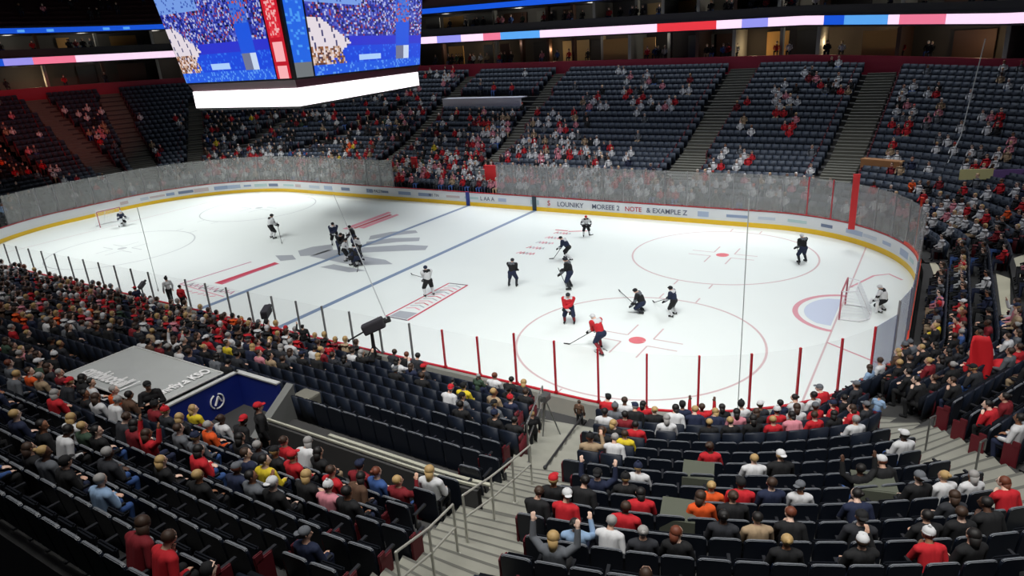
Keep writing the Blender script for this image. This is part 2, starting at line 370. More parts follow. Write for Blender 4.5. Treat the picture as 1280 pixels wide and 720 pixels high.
# red-lit glass edge along the right end, its light put into the colour
ia = idx(lambda x, y, a, b: abs(y+5.6)+(100 if x < 28 else 0)); ib = idx(lambda x, y, a, b: abs(y-7.6)+(100 if x < 27 else 0))
o = band([(.0, 1.07), (.0, 1.2), (.1, 1.2), (.1, 1.07)], ia-14, ib, offfn=flat).build('red_lit_edge', RO); tag(o, 'red-lit glass edge along the top of the right end boards', 'glass edge')
q = MB(); q.box((30.1, 7.55, 2.2), (.05, .05, 1.15)); q.box((30.1, 7.55, 3.38), (.07, .07, .03)); o = q.build('corner_post', RO); tag(o, 'orange red corner post at the end of the right glass', 'post')

# ================================================================= NETS
def net(loc, rz, label, s=1.):
    r = empty('hockey_goal', loc, rz); tag(r, label, 'goal'); w, h, dp = .915, 1.22, 1.05
    fr = mat('goal_red', (178, 92, 104), rough=.4)
    q = MB(); q.path([(-w, 0, 0), (-w, 0, h), (w, 0, h), (w, 0, 0)], .035); q.build('goal_frame', fr, r)
    q = MB(); q.path([(-w, 0, .03), (-w*.95, dp*.7, .03), (-w*.5, dp, .03), (w*.5, dp, .03), (w*.95, dp*.7, .03), (w, 0, .03)], .03)
    q.path([(-w, 0, h), (-w*.8, dp*.45, h), (w*.8, dp*.45, h), (w, 0, h)], .022); q.path([(0, dp*.45, h), (0, dp, .03)], .02); q.build('base_frame', mat('goal_white', (225, 225, 228)), r)
    q = MB(); nm = mat('goal_net', (225, 228, 232), rough=.8)
    for k in range(15):
        x = -w*.8+1.6*w*k/14; q.rod((x, dp*.45, h), (x*1.05, dp*.97, .03), .006, 4)
    for k in range(9):
        z = .03+(h-.03)*k/9; y = dp-(dp*.55)*k/9; q.rod((-w*.85, y, z), (w*.85, y, z), .006, 4); q.rod((-w*.85, y, z), (-w, 0, z), .006, 4); q.rod((w*.85, y, z), (w, 0, z), .006, 4)
    q.build('netting', nm, r); r.scale = (s, s, s)
net((GL+.1, .1, 0), -PI/2, 'red framed hockey goal with white net in the nearer right crease')
Q = on_z(140, 281); net((Q[0], Q[1], 0), PI/2, 'small distant hockey goal in front of the far left boards')

# ================================================================= FIGURES
def caps_mesh(caps, voxel):
    mb = MB()
    for a, b, ra, rb, reg in caps:
        a, b = Vector(a), Vector(b)
        mb.ball(a, ra, 12, 8); mb.ball(b, rb, 12, 8)
        if (a-b).length > 1e-4: mb.rod(a, b, ra, 12, rb)
    me = mb.mesh(); o = bpy.data.objects.new('tmp', me); COL.objects.link(o)
    md = o.modifiers.new('r', 'REMESH'); md.mode = 'VOXEL'; md.voxel_size = voxel; md.use_smooth_shade = True
    sm = o.modifiers.new('s', 'SMOOTH'); sm.factor = .5; sm.iterations = 5
    dc = o.modifiers.new('d', 'DECIMATE'); dc.ratio = .2
    dg = bpy.context.evaluated_depsgraph_get(); dg.update(); me2 = bpy.data.meshes.new_from_object(o.evaluated_get(dg)); bpy.data.objects.remove(o); bpy.data.meshes.remove(me)
    n = len(me2.vertices); co = np.empty(n*3); me2.vertices.foreach_get('co', co); co = co.reshape(-1, 3)
    nf = len(me2.polygons); fc = np.empty(nf*3); me2.polygons.foreach_get('center', fc); fc = fc.reshape(-1, 3)
    best = np.full(nf, 1e9); reg = np.zeros(nf, int)
    for a, b, ra, rb, rg in caps:
        a, b = np.array(a, float), np.array(b, float); d = b-a; L = max(d@d, 1e-9)
        t = np.clip(((fc-a)@d)/L, 0, 1); D = np.linalg.norm(fc-(a+t[:, None]*d), axis=1)-(ra+(rb-ra)*t)
        w = D < best; best[w] = D[w]; reg[w] = rg
    me2.materials.clear()
    return me2, reg
def extract(me, reg, which, name, inflate):
    bm = bmesh.new(); bm.from_mesh(me); bm.faces.ensure_lookup_table(); bm.normal_update()
    for v in bm.verts: v.co += v.normal*inflate
    bmesh.ops.delete(bm, geom=[f for f in bm.faces if reg[f.index] not in which], context='FACES')
    bmesh.ops.delete(bm, geom=[v for v in bm.verts if not v.link_faces], context='VERTS')
    m2 = bpy.data.meshes.new(name); bm.to_mesh(m2); bm.free(); m2.polygons.foreach_set('use_smooth', [True]*len(m2.polygons)); return m2
# regions: 0 skin, 1 torso/arms, 2 legs, 3 shoes
def hand(w, d, s, curl=.3, reg=0):
    """palm + five fingers from wrist w, pointing along d; s=+1/-1 thumb side"""
    w = Vector(w); d = Vector(d).normalized(); side = d.cross(Vector((0, 0, 1)))
    if side.length < .2: side = Vector((1, 0, 0))
    side = side.normalized()*s; nrm = side.cross(d).normalized()*s
    caps = [(w, w+d*.05, .026, .03, reg), (w+d*.05+side*.02, w+d*.085+side*.022, .02, .016, reg), (w+d*.05-side*.02, w+d*.085-side*.022, .02, .016, reg)]
    for k, L in enumerate((.066, .076, .07, .055)):
        b = w+d*.085+side*(.033-.022*k); m = b+d*L*.55-nrm*L*curl*.3; e = m+d*L*.4-nrm*L*curl
        caps += [(b, m, .0095, .009, reg), (m, e, .009, .0075, reg)]
    t = w+d*.025+side*.028; m = t+(d*.6+side*.8)*.035; caps += [(t, m, .012, .011, reg), (m, m+d*.028, .0105, .009, reg)]
    return caps
def head_caps(c, yaw=0.):
    c = Vector(c); R = Matrix.Rotation(yaw, 3, 'Z'); v = lambda x, y, z: c+R @ Vector((x, y, z))
    return [(v(0, -.015, .03), v(0, .0, .035), .088, .086, 0), (v(0, .02, -.03), v(0, .03, -.065), .07, .045, 0), (v(0, .088, .005), v(0, .105, -.02), .013, .016, 0),
            (v(.088, -.005, .0), v(.09, -.01, .02), .012, .014, 0), (v(-.088, -.005, .0), v(-.09, -.01, .02), .012, .014, 0), (v(0, .085, -.05), v(0, .086, -.052), .016, .016, 0), (v(.03, .078, .022), v(-.03, .078, .022), .013, .013, 0)]
SEATED = []
def seated(lean, arms, yaw=0., wide=1.):
    L = lambda y, z: y+lean*(z-.55)
    hd = (0, L(-.05, 1.22)+lean*.1, 1.215-.12*lean)
    c = [((-.08, -.07, .54), (.08, -.07, .54), .125*wide, .125*wide, 2), ((-.05, L(-.07, .62), .62), (-.075, L(-.085, .96), .96), .118*wide, .112*wide, 1), ((.05, L(-.07, .62), .62), (.075, L(-.085, .96), .96), .118*wide, .112*wide, 1), ((0, L(-.07, .66), .66), (0, L(-.085, .98), .98), .125*wide, .11*wide, 1),
         ((-.13, L(-.085, .99), .985), (.13, L(-.085, .99), .985), .085, .085, 1), ((0, L(-.07, 1.06), 1.05), (0, L(-.055, 1.13), 1.12), .065, .054, 0), ((0, L(-.055, 1.13), 1.12), (0, hd[1]-.01, hd[2]-.04), .054, .06, 0)]
    c += head_caps(hd, yaw)
    for s in (-1, 1):
        sh = Vector((s*.19*wide, L(-.085, .99), .98)); c.append(((s*.1, L(-.085, 1), 1.0), sh, .08, .068, 1))
        el, wr, hd_ = arms[0 if s < 0 else 1]; el = Vector((s*el[0], el[1], el[2])); wr = Vector((s*wr[0], wr[1], wr[2])); dr = Vector((s*hd_[0], hd_[1], hd_[2]))
        c += [(sh, el, .064, .05, 1), (el, wr, .048, .036, 1)]; c += hand(wr, dr, -s)
        kx = .12+.02*wide; c += [((s*.09, -.05, .53), (s*kx, .27, .53), .088*wide, .064, 2), ((s*kx, .27, .52), (s*kx, .24, .13), .062, .044, 2), ((s*kx, .22, .06), (s*(kx+.02), .36, .045), .042, .036, 3), ((s*kx, .24, .14), (s*kx, .22, .06), .04, .04, 3)]
    return c, hd, yaw
LAP = ((.26, -.03, .72), (.17, .17, .66), (-.5, .8, -.1)); UP = ((.3, .1, .86), (.24, .2, 1.12), (-.1, .25, 1)); WAVE = ((.36, -.02, 1.12), (.36, .04, 1.38), (0, .1, 1)); CHIN = ((.24, .16, .68), (.1, .19, .9), (-.4, .1, 1)); FOLD = ((.27, .02, .74), (-.02, .17, .8), (-1, .2, .1))
def standing(lean, arms, yaw=0., stride=.1):
    L = lambda y, z: y+lean*(z-.9)
    hd = (0, L(.0, 1.6)+.02, 1.62)
    c = [((-.07, 0, .93), (.07, 0, .93), .12, .12, 2), ((0, L(0, 1.05), 1.05), (0, L(0, 1.15), 1.15), .135, .135, 1), ((-.08, L(0, 1.3), 1.3), (.08, L(0, 1.3), 1.3), .125, .125, 1), ((-.13, L(0, 1.4), 1.4), (.13, L(0, 1.4), 1.4), .085, .085, 1), ((0, L(0, 1.45), 1.45), (0, L(.01, 1.55), 1.56), .065, .055, 0)]
    c += head_caps(hd, yaw)
    for s in (-1, 1):
        sh = Vector((s*.2, L(0, 1.4), 1.4)); el, wr, dr = arms[0 if s < 0 else 1]; el = Vector((s*el[0], el[1], el[2])); wr = Vector((s*wr[0], wr[1], wr[2])); dr = Vector((s*dr[0], dr[1], dr[2]))
        c += [(sh, el, .062, .05, 1), (el, wr, .048, .036, 1)]; c += hand(wr, dr, -s)
        y = s*stride; c += [((s*.09, 0, .9), (s*.1, y*.5+.02, .5), .088, .062, 2), ((s*.1, y*.5+.02, .5), (s*.11, y-.02, .1), .06, .044, 2), ((s*.11, y-.04, .05), (s*.13, y+.14, .045), .045, .038, 3)]
    return c, hd, yaw
DOWN = ((.27, -.03, 1.14), (.27, .06, .9), (0, .1, -1)); RAIL = ((.26, .1, 1.18), (.18, .34, 1.1), (-.1, 1, -.1)); SUP = ((.34, .08, 1.5), (.28, .12, 1.78), (0, .1, 1)); SFOLD = ((.27, .08, 1.15), (.0, .2, 1.2), (-1, .1, .1))
def make_person(spec, voxel=.0095):
    caps, hd, yaw = spec; me, reg = caps_mesh(caps, voxel)
    me.name = 'person_body'
    return dict(body=me, jacket=extract(me, reg, (1,), 'jacket', .012), trousers=extract(me, reg, (2,), 'trousers', .008), shoes=extract(me, reg, (3,), 'shoes', .006), hd=Vector(hd), yaw=yaw)
POSES = [make_person(seated(0, (LAP, LAP))), make_person(seated(.28, (CHIN, LAP), .5)), make_person(seated(-.03, (LAP, UP), -.5, 1.08)), make_person(seated(.1, (FOLD, FOLD), .2, 1.1)), make_person(seated(.02, (LAP, LAP), -.8, .92)), make_person(seated(0, (WAVE, WAVE), 0))]
STANDS = [make_person(standing(0, (DOWN, DOWN))), make_person(standing(.12, (RAIL, RAIL), .3)), make_person(standing(.02, (SUP, DOWN), -.3)), make_person(standing(0, (SFOLD, SFOLD), .2, .03))]
for P_ in POSES+STANDS:
    for k in ('body', 'jacket', 'trousers', 'shoes'): P_[k].materials.append(BLACK)
# face features and hair, in head space
def rot_mesh(mb, name): return mb.mesh(name, True)
def hair_short():
    q = MB(); q.ball((0, -.028, .045), (.098, .1, .094), 14, 9); return q.mesh('hair', True)
def hair_long():
    q = MB(); q.ball((0, -.03, .045), (.101, .102, .096), 14, 9); q.rod((0, -.06, .02), (0, -.08, -.2), .088, 12, .06); q.ball((0, -.08, -.2), (.06, .04, .05), 10, 6); return q.mesh('hair', True)
def hair_bun():
    q = MB(); q.ball((0, -.028, .045), (.098, .1, .094), 14, 9); q.ball((0, -.13, .08), .04, 10, 6); return q.mesh('hair', True)
def cap_mesh(back=False):
    q = MB(); q.ball((0, -.015, .06), (.1, .108, .085), 14, 8); s = -1 if back else 1
    q.ball((0, s*.12-.01, .062), (.072, .06, .012), 12, 6); q.ball((0, -.015, .146), .012, 6, 4); return q.mesh('cap', True)
def beanie():
    q = MB(); q.ball((0, -.018, .065), (.101, .108, .1), 14, 8); q.rod((0, -.018, .035), (0, -.018, .075), .106, 16, .104); q.ball((0, -.018, .175), .03, 8, 6); return q.mesh('knit_hat', True)
HAIRS = [hair_short(), hair_long(), hair_bun()]; HATS = [cap_mesh(), cap_mesh(True), beanie()]
def face_mesh():
    q = MB()
    for s in (-1, 1): q.ball((s*.032, .083, .012), (.011, .008, .007), 8, 5)
    q.ball((0, .097, -.047), (.022, .006, .006), 8, 5); q.rod((-.032, .078, .012), (.032, .078, .012), .004, 5); q.rod((0, .078, .012), (0, .094, -.047), .004, 5); return q.mesh('face_features', True)
FACE = face_mesh()
for m_ in HAIRS+HATS+[FACE]: m_.materials.append(BLACK)
CLOTH = {'black': (17, 18, 21), 'charcoal': (38, 40, 46), 'navy': (24, 34, 62), 'grey': (96, 100, 106), 'white': (205, 206, 208), 'red': (186, 24, 36), 'dark-red': (120, 18, 30), 'orange': (222, 84, 24), 'blue': (52, 84, 142), 'pale-blue': (140, 168, 200), 'brown': (84, 60, 44), 'tan': (160, 138, 110), 'yellow': (214, 190, 40), 'green': (52, 74, 58), 'pink': (204, 130, 142), 'purple': (84, 56, 110)}
SKIN = {'light': (214, 170, 146), 'fair': (232, 196, 176), 'brown': (146, 100, 74), 'dark': (84, 56, 42)}
HAIRC = {'black': (20, 17, 16), 'brown': (58, 40, 28), 'blond': (176, 146, 96), 'grey': (150, 148, 146), 'auburn': (104, 52, 32)}
CM = {k: mat('cloth_'+k.replace(' ', '_'), v, rough=.85) for k, v in CLOTH.items()}; SM = {k: mat('skin_'+k, v, rough=.55) for k, v in SKIN.items()}; HM = {k: mat('hair_'+k, v, rough=.6) for k, v in HAIRC.items()}
def slot(o, m): o.material_slots[0].link = 'OBJECT'; o.material_slots[0].material = m
def part(name, me, parent, m, loc=None, rz=0.):
    o = bpy.data.objects.new(name, me); COL.objects.link(o); o.parent = parent; slot(o, m)
    if loc is not None: o.location = loc; o.rotation_euler = (0, 0, rz)
    return o
def person(pose, loc, rz, scale, look, label, group=None, name='person', lodface=True):
    r = empty(name, loc, rz); r.scale = (scale,)*3; tag(r, label, 'person', group)
    part('body', pose['body'], r, SM[look['skin']]); part('jacket', pose['jacket'], r, CM[look['top']]); part('trousers', pose['trousers'], r, CM[look['legs']]); part('shoes', pose['shoes'], r, CM[look.get('shoes', 'black')])
    if lodface: part('face_features', FACE, r, HM['black'], pose['hd'], pose['yaw'])
    h = look['hat']
    if h is None or h < 0:
        part('hair', HAIRS[look['hair']], r, HM[look['hairc']], pose['hd'], pose['yaw'])
    else:
        part('hair', HAIRS[0], r, HM[look['hairc']], pose['hd']-Vector((0, 0, .012)), pose['yaw']); part(['cap', 'cap', 'knit_hat'][h], HATS[h], r, CM[look['hatc']], pose['hd'], pose['yaw'])
    return r
def pick(w): ks = list(w); return random.choices(ks, [w[k] for k in ks])[0]
PAL = {'mixed': dict(black=34, charcoal=14, navy=9, grey=8, white=13, red=11, **{'dark-red': 6}, orange=1.5, blue=2, brown=3, tan=3, yellow=.8, green=1.2, pink=2),
       'dark': dict(black=38, charcoal=18, navy=10, grey=8, white=7, red=6, **{'dark-red': 3, 'pale-blue': 3}, blue=3, brown=3, tan=1.5, green=1, orange=.6),
       'red': dict(black=26, charcoal=8, navy=6, grey=5, white=20, red=24, **{'dark-red': 7}, pink=5, orange=3),
       'pale': dict(black=10, grey=14, white=36, red=14, **{'dark-red': 4}, pink=12, tan=6, navy=6)}
def look(pal='mixed'):
    hat = random.choices((-1, 0, 1, 2), (74, 13, 6, 7))[0]
    return dict(top=pick(PAL[pal]), legs=pick(dict(black=40, charcoal=20, navy=25, blue=12, tan=5)), skin=pick(dict(light=45, fair=30, brown=15, dark=10)), hair=random.choice((0, 0, 1, 1, 2)), hairc=pick(dict(black=30, brown=38, blond=18, grey=12, auburn=6)), hat=hat, hatc=pick(dict(red=20, white=22, black=36, navy=10, grey=12)))

# ================================================================= SEATS
def seat_meshes():
    # backrest: rounded-top shell, slightly reclined
    bm = bmesh.new(); w, h = .247, .74; prof = [(-w, 0), (w, 0), (w, h-.07), (w-.02, h-.025), (w-.07, h), (-w+.07, h), (-w+.02, h-.025), (-w, h-.07)]
    vs = [[bm.verts.new((x, y-.11*z, .17+z)) for x, z in prof] for y in (-.20, -.25)]
    bm.faces.new(vs[0]); bm.faces.new(vs[1][::-1])
    for i in range(8): bm.faces.new((vs[0][i], vs[1][i], vs[1][(i+1) % 8], vs[0][(i+1) % 8]))
    bmesh.ops.recalc_face_normals(bm, faces=bm.faces[:]); bmesh.ops.bevel(bm, geom=bm.edges[:], offset=.012, segments=2, affect='EDGES'); b = bpy.data.meshes.new('backrest'); bm.to_mesh(b); bm.free()
    q = MB(); q.box((0, .0, .43), (.215, .20, .035)); p = q.mesh('seat_pan'); bm = bmesh.new(); bm.from_mesh(p); bmesh.ops.bevel(bm, geom=bm.edges[:], offset=.025, segments=2, affect='EDGES'); bm.to_mesh(p); bm.free()
    q = MB(); q.box((0, -.14, .60), (.215, .035, .19), rx=-.12); u = q.mesh('folded_pan'); bm = bmesh.new(); bm.from_mesh(u); bmesh.ops.bevel(bm, geom=bm.edges[:], offset=.025, segments=2, affect='EDGES'); bm.to_mesh(u); bm.free()
    q = MB(); q.box((.25, -.03, .64), (.025, .17, .018)); q.box((.25, -.17, .5), (.02, .02, .14)); a = q.mesh('armrest')
    q = MB(); q.box((.25, -.1, .2), (.018, .05, .2)); q.box((.25, -.1, .015), (.03, .12, .015)); l = q.mesh('leg')
    q = MB(); q.ball((0, -.335, .895), (.17, .018, .012), 10, 6); rm = q.mesh('rim', True)
    q = MB(); q.box((.28, -.12, .34), (.022, .15, .32)); q.box((.28, -.2, .68), (.022, .08, .08)); e = q.mesh('end_panel'); bm = bmesh.new(); bm.from_mesh(e); bmesh.ops.bevel(bm, geom=bm.edges[:], offset=.015, segments=2, affect='EDGES'); bm.to_mesh(e); bm.free()
    return b, p, a, l, e, u
SB, SP, SA, SL, SE, SU = seat_meshes()
SB.materials.append(NAVY); SB.materials.append(EDGE)
for p_ in SB.polygons:
    if p_.normal.z > .75: p_.material_index = 1; SP.materials.append(SEATF); SU.materials.append(SEATF); SA.materials.append(RIM); SL.materials.append(DGREY); SE.materials.append(MAROON)

# ---- aisles, as (edge polyline A, edge polyline B)
def pxrow(pts, zf, extra=0.): return [tuple(on_bowl(x, y, zf, extra=extra)[:2]) for x, y in pts]
W_L = [(21.0, -13.1), (22.0, -15.6), (23.2, -18.0), (23.55, -19.2), (23.8, -20.9), (24.1, -22.3), (24.6, -23.9), (25.6, -27.2)]
W_R = [(22.9, -13.0), (23.5, -15.2), (24.25, -17.7), (24.6, -19.1), (25.0, -20.7), (25.35, -22.2), (25.9, -24.1), (27.0, -27.4)]
R_L = [(29.5, -9.6), (29.9, -10.6), (30.4, -12.3), (31.0, -13.6), (31.7, -14.9), (32.6, -16.6), (33.4, -18.2)]
R_R = [(30.0, -9.3), (30.55, -10.5), (31.15, -11.4), (31.75, -12.5), (32.45, -14.1), (33.4, -15.8), (34.3, -17.6)]
AISLES = [('near', W_L, W_R), ('corner', R_L, R_R)]
def far_aisle(p0, p1, w, d0=1.0, d1=20.2):
    a, b = on_bowl(*p0, z_main), on_bowl(*p1, z_main); d = np.array([b[0]-a[0], b[1]-a[1]]); d /= np.linalg.norm(d); n = np.array([-d[1], d[0]])*w/2; a = a[:2]; b = b[:2]
    L = np.linalg.norm(b-a); k = 26; P = [a+d*(t) for t in np.linspace(-6, L+1.0, k)]; P = [p for p in P if d0 < dist(*p) < d1]
    AISLES.append(('far', [tuple(p-n) for p in P], [tuple(p+n) for p in P]))
for p0, p1, w in (((878, 185), (929, 92), 1.9), ((1063, 190), (1104, 92), 1.7), ((648, 172), (704, 93), 1.15), ((517, 182), (600, 90), 1.15), ((425, 178), (497, 145), 1.0), ((128, 213), (45, 130), 2.0), ((176, 203), (137, 122), 1.9), ((246, 195), (246, 142), 1.3), ((352, 160), (390, 132), 1.0)): far_aisle(p0, p1, w)
def in_poly(x, y, poly):
    c = False; j = len(poly)-1
    for i in range(len(poly)):
        if (poly[i][1] > y) != (poly[j][1] > y) and x < (poly[j][0]-poly[i][0])*(y-poly[i][1])/(poly[j][1]-poly[i][1])+poly[i][0]: c = not c
        j = i
    return c
APOLY = [L+R[::-1] for _, L, R in AISLES]
# bare concrete patches seen among the seats of the right end, canopy and recess footprints
def plan_poly(pts, zf=lambda d: .3+.3*d): return [tuple(on_bowl(x, y, zf)[:2]) for x, y in pts]
BARE = [plan_poly([(1158, 322), (1172, 335), (1192, 372), (1193, 405), (1188, 440), (1168, 442), (1166, 410), (1176, 385), (1168, 350)]), plan_poly([(1243, 345), (1262, 352), (1262, 385), (1262, 415), (1234, 420), (1232, 390), (1234, 362)]),
        plan_poly([(1262, 328), (1290, 318), (1290, 352), (1264, 350)]), plan_poly([(1268, 405), (1290, 400), (1290, 452), (1270, 445)]),
        [(10.2, -19.3), (16.3, -19.0), (16.3, -21.9), (10.2, -21.9)], plan_poly([(553, 127), (668, 127), (668, 146), (553, 146)], z_main)]
for b in BARE: APOLY.append(b)

def zf_of(sec, x, d):
    z = sec['z'](d)
    if sec['n'] == 'far': z += lift(x, d)
    return z
# ---- terraces
for sec in SECT:
    v, f = [], []; rows = sec['rows']; prof = []
    p0 = .14; zprev = .0
    for k, d in enumerate(rows):
        pitch = (rows[k+1]-d) if k+1 < len(rows) else .8
        if k == 0: prof.append((p0, -.8, d-.85)); p0 = d-.85
        start = p0 if k == 0 else (rows[k-1]+.06)
        prof.append((start, d, d+.06))
    i0, i1 = sec['i0'], sec['i1']; idxs = list(range(i0, i1+1)); n = len(prof)*2+1
    for i in idxs:
        for k, (a, d, b) in enumerate(prof):
            for dd in (a, b):
                p = off(i, dd); pd = off(i, d); v.append((p[0], p[1], zf_of(sec, pd[0], d)))
        p = off(i, prof[-1][2]+.02); v.append((p[0], p[1], -.3))
    for k in range(len(idxs)-1):
        for j in range(n-1): a = k*n+j; f.append((a, a+n, a+n+1, a+1))
    mb = MB(); mb.v = v; mb.f = f; mb.m = [0]*len(f)
    struct(mb.build('floor_terrace', CONCD))
# ---- aisle stairs
def sec_z(kind, x, y):
    d = dist(x, y)
    if kind == 'near': return max(z_near(d), z_corner(d) if d > 7.9 else 0)
    if kind == 'corner': return z_main(d) if d < 8 else z_corner(d)
    return z_main(d)+lift(x, d)
for kind, L, R in AISLES:
    mb = MB()
    La, Ra = [Vector(p) for p in L], [Vector(p) for p in R]; wd = .28 if kind != 'far' else .12
    La, Ra = [p+(p-q).normalized()*wd for p, q in zip(La, Ra)], [q+(q-p).normalized()*wd for p, q in zip(La, Ra)]
    tot = (La[0]-La[-1]).length; ns = max(8, int(tot/.4)); prev = None
    def samp(A, t):
        t = t*(len(A)-1); k = min(int(t), len(A)-2); return A[k].lerp(A[k+1], t-k)
    for k in range(ns):
        t0, t1 = k/ns, (k+1)/ns; a0, a1, b0, b1 = samp(La, t0), samp(La, t1), samp(Ra, t0), samp(Ra, t1); m = (a0+b1)/2
        z = sec_z(kind, m.x, m.y)+(.27 if kind == 'near' else .34)-(max(0, 2-dist(m.x, m.y))*.25 if kind != 'far' else 0)
        mb.add([(*a0, z), (*b0, z), (*b1, z), (*a1, z)], [(0, 1, 2, 3)]); e0, e1 = a0.lerp(a1, .16), b0.lerp(b1, .16); (mb.add([(*a0, z+.004), (*b0, z+.004), (*e1, z+.004), (*e0, z+.004)], [(0, 1, 2, 3)], 1) if kind != 'near' or dist(m.x, m.y) > 5.2 else 0); lo = prev if prev is not None else z-.3
        mb.add([(*a0, lo), (*b0, lo), (*b0, z), (*a0, z)], [(0, 1, 2, 3)])
        mb.add([(*a0, z-.6), (*a0, z), (*a1, z), (*a1, z-.6)], [(0, 1, 2, 3)]); mb.add([(*b0, z-.6), (*b1, z-.6), (*b1, z), (*b0, z)], [(0, 1, 2, 3)]); prev = z
    struct(mb.build('floor_aisle_stairs', [CONCF if kind == 'far' else CONC, STEPSHADE]))
for b in BARE[:4]:
    mb = MB(); mb.add([(x, y, z_main(dist(x, y))+.12) for x, y in b], [tuple(range(len(b)))]); struct(mb.build('floor_landing', mat('pale_concrete', (200, 196, 172), rough=.85, noise=.12, scale=2)))

# ---- seat positions
SEATS = []   # sec, row, number, x, y, z, rz, px, py, Z, end
for sec in SECT:
    for ri, d in enumerate(sec['rows']):
        pts = np.array([off(i, d-.3) for i in range(sec['i0'], sec['i1']+1)])
        seg = np.hypot(*np.diff(pts, axis=0).T); cum = np.r_[0, np.cumsum(seg)]; pitch = .52; num = int(cum[-1]/pitch)
        prev_in = True; rowlist = []
        for q in range(num):
            s = (q+.5)*pitch
            if sec['n'] == 'near': s = cum[-1]-s
            k = min(int(np.searchsorted(cum, s, 'right'))-1, len(pts)-2); p = pts[k]+(pts[k+1]-pts[k])*((s-cum[k])/max(seg[k], 1e-6)); tg = pts[k+1]-pts[k]; tg = tg/np.linalg.norm(tg)
            inn = any(in_poly(p[0]+e*tg[0]*.24, p[1]+e*tg[1]*.24, A) for A in APOLY for e in (-1, 0, 1))
            if sec['n'] == 'near' and 7 < d < 8.5 and p[0] > 10.2: inn = True
            if inn: prev_in = True; continue
            z = zf_of(sec, p[0], d); P = proj((p[0], p[1], z+.6))
            e = prev_in; prev_in = False
            if P[2] < 2 or not (-60 < P[0] < 1340 and -40 < P[1] < 790): continue
            n = np.array([tg[1], -tg[0]])          # outward; people face inward
            rz = math.atan2(-n[1], -n[0])-PI/2
            rowlist.append(dict(sec=sec['n'], row=ri, q=q, x=p[0], y=p[1], z=z, rz=rz, px=P[0], py=P[1], Z=P[2], end=e, d=d))
        for a, b in zip(rowlist, rowlist[1:]+[None]):
            a['end2'] = b is None or b['q'] != a['q']+1
        SEATS += rowlist
print('seats', len(SEATS))
# ---- who sits where: (x0,y0,x1,y1,probability,palette)
REG = [(0, 335, 130, 430, .85, 'mixed'), (0, 430, 85, 560, .55, 'mixed'), (130, 350, 330, 402, .9, 'mixed'), (130, 402, 175, 440, .45, 'red'), (175, 402, 400, 470, .8, 'mixed'), (330, 385, 460, 440, .88, 'mixed'), (400, 425, 560, 466, .75, 'mixed'), (460, 440, 600, 490, .45, 'dark'), (560, 480, 672, 548, .6, 'mixed'),
       (350, 440, 650, 610, .03, 'dark'), (0, 560, 90, 610, .3, 'mixed'), (85, 500, 320, 560, .62, 'mixed'), (320, 520, 480, 600, .6, 'mixed'), (200, 560, 560, 640, .3, 'dark'), (330, 640, 520, 720, .2, 'mixed'), (0, 600, 330, 720, .08, 'dark'),
       (730, 505, 1085, 553, .78, 'red'), (730, 553, 800, 580, .5, 'mixed'), (800, 553, 1120, 612, .12, 'dark'), (690, 590, 800, 640, .7, 'dark'), (800, 612, 1060, 660, .42, 'red'), (1060, 612, 1260, 720, .66, 'mixed'), (600, 640, 760, 720, .5, 'dark'), (760, 655, 1060, 720, .38, 'mixed'), (1060, 600, 1160, 640, .5, 'dark'),
       (1090, 500, 1290, 720, .22, 'red'), (1080, 430, 1200, 500, .6, 'dark'), (1200, 440, 1290, 500, .35, 'red'), (1150, 240, 1200, 440, .7, 'mixed'), (1190, 330, 1240, 420, .3, 'mixed'), (1190, 240, 1290, 330, .55, 'red'), (1200, 330, 1290, 460, .6, 'pale'),
       (1200, 150, 1290, 240, .3, 'pale'), (1130, 190, 1200, 240, .12, 'pale')]
CLU = [(777, 97, 12, .5), (806, 107, 14, .55), (742, 130, 22, .45), (790, 127, 16, .5), (809, 142, 16, .45), (833, 135, 12, .6), (722, 157, 22, .4), (859, 110, 12, .6), (926, 135, 12, .6), (935, 162, 16, .5), (1045, 88, 10, .6), (1013, 101, 11, .6), (1042, 112, 20, .5), (984, 126, 22, .5), (976, 143, 15, .5), (1057, 122, 16, .5), (1060, 152, 13, .6), (988, 162, 15, .7), (1049, 176, 12, .7), (1163, 97, 12, .6), (1147, 140, 32, .55), (1128, 158, 18, .5), (1192, 160, 14, .6), (1236, 160, 17, .7), (1272, 110, 14, .5), (1112, 196, 16, .55), (1160, 118, 22, .3), (1265, 92, 22, .4), (800, 180, 22, .1), (797, 194, 9, .8), (745, 196, 22, .55), (780, 207, 8, .7), (1222, 215, 26, .6), (1130, 215, 20, .3), (1176, 190, 20, .3), (915, 212, 30, .3), (1250, 190, 20, .4),
       (560, 98, 14, .5), (607, 115, 14, .5), (650, 165, 34, .6), (690, 185, 32, .6), (112, 150, 16, .5), (85, 135, 12, .5), (120, 170, 16, .6), (130, 215, 16, .6), (150, 180, 12, .5), (190, 195, 14, .6), (95, 175, 14, .6), (10, 165, 10, .5), (25, 200, 22, .4), (15, 225, 30, .5), (60, 235, 30, .5), (230, 155, 12, .6), (128, 148, 10, .6)]
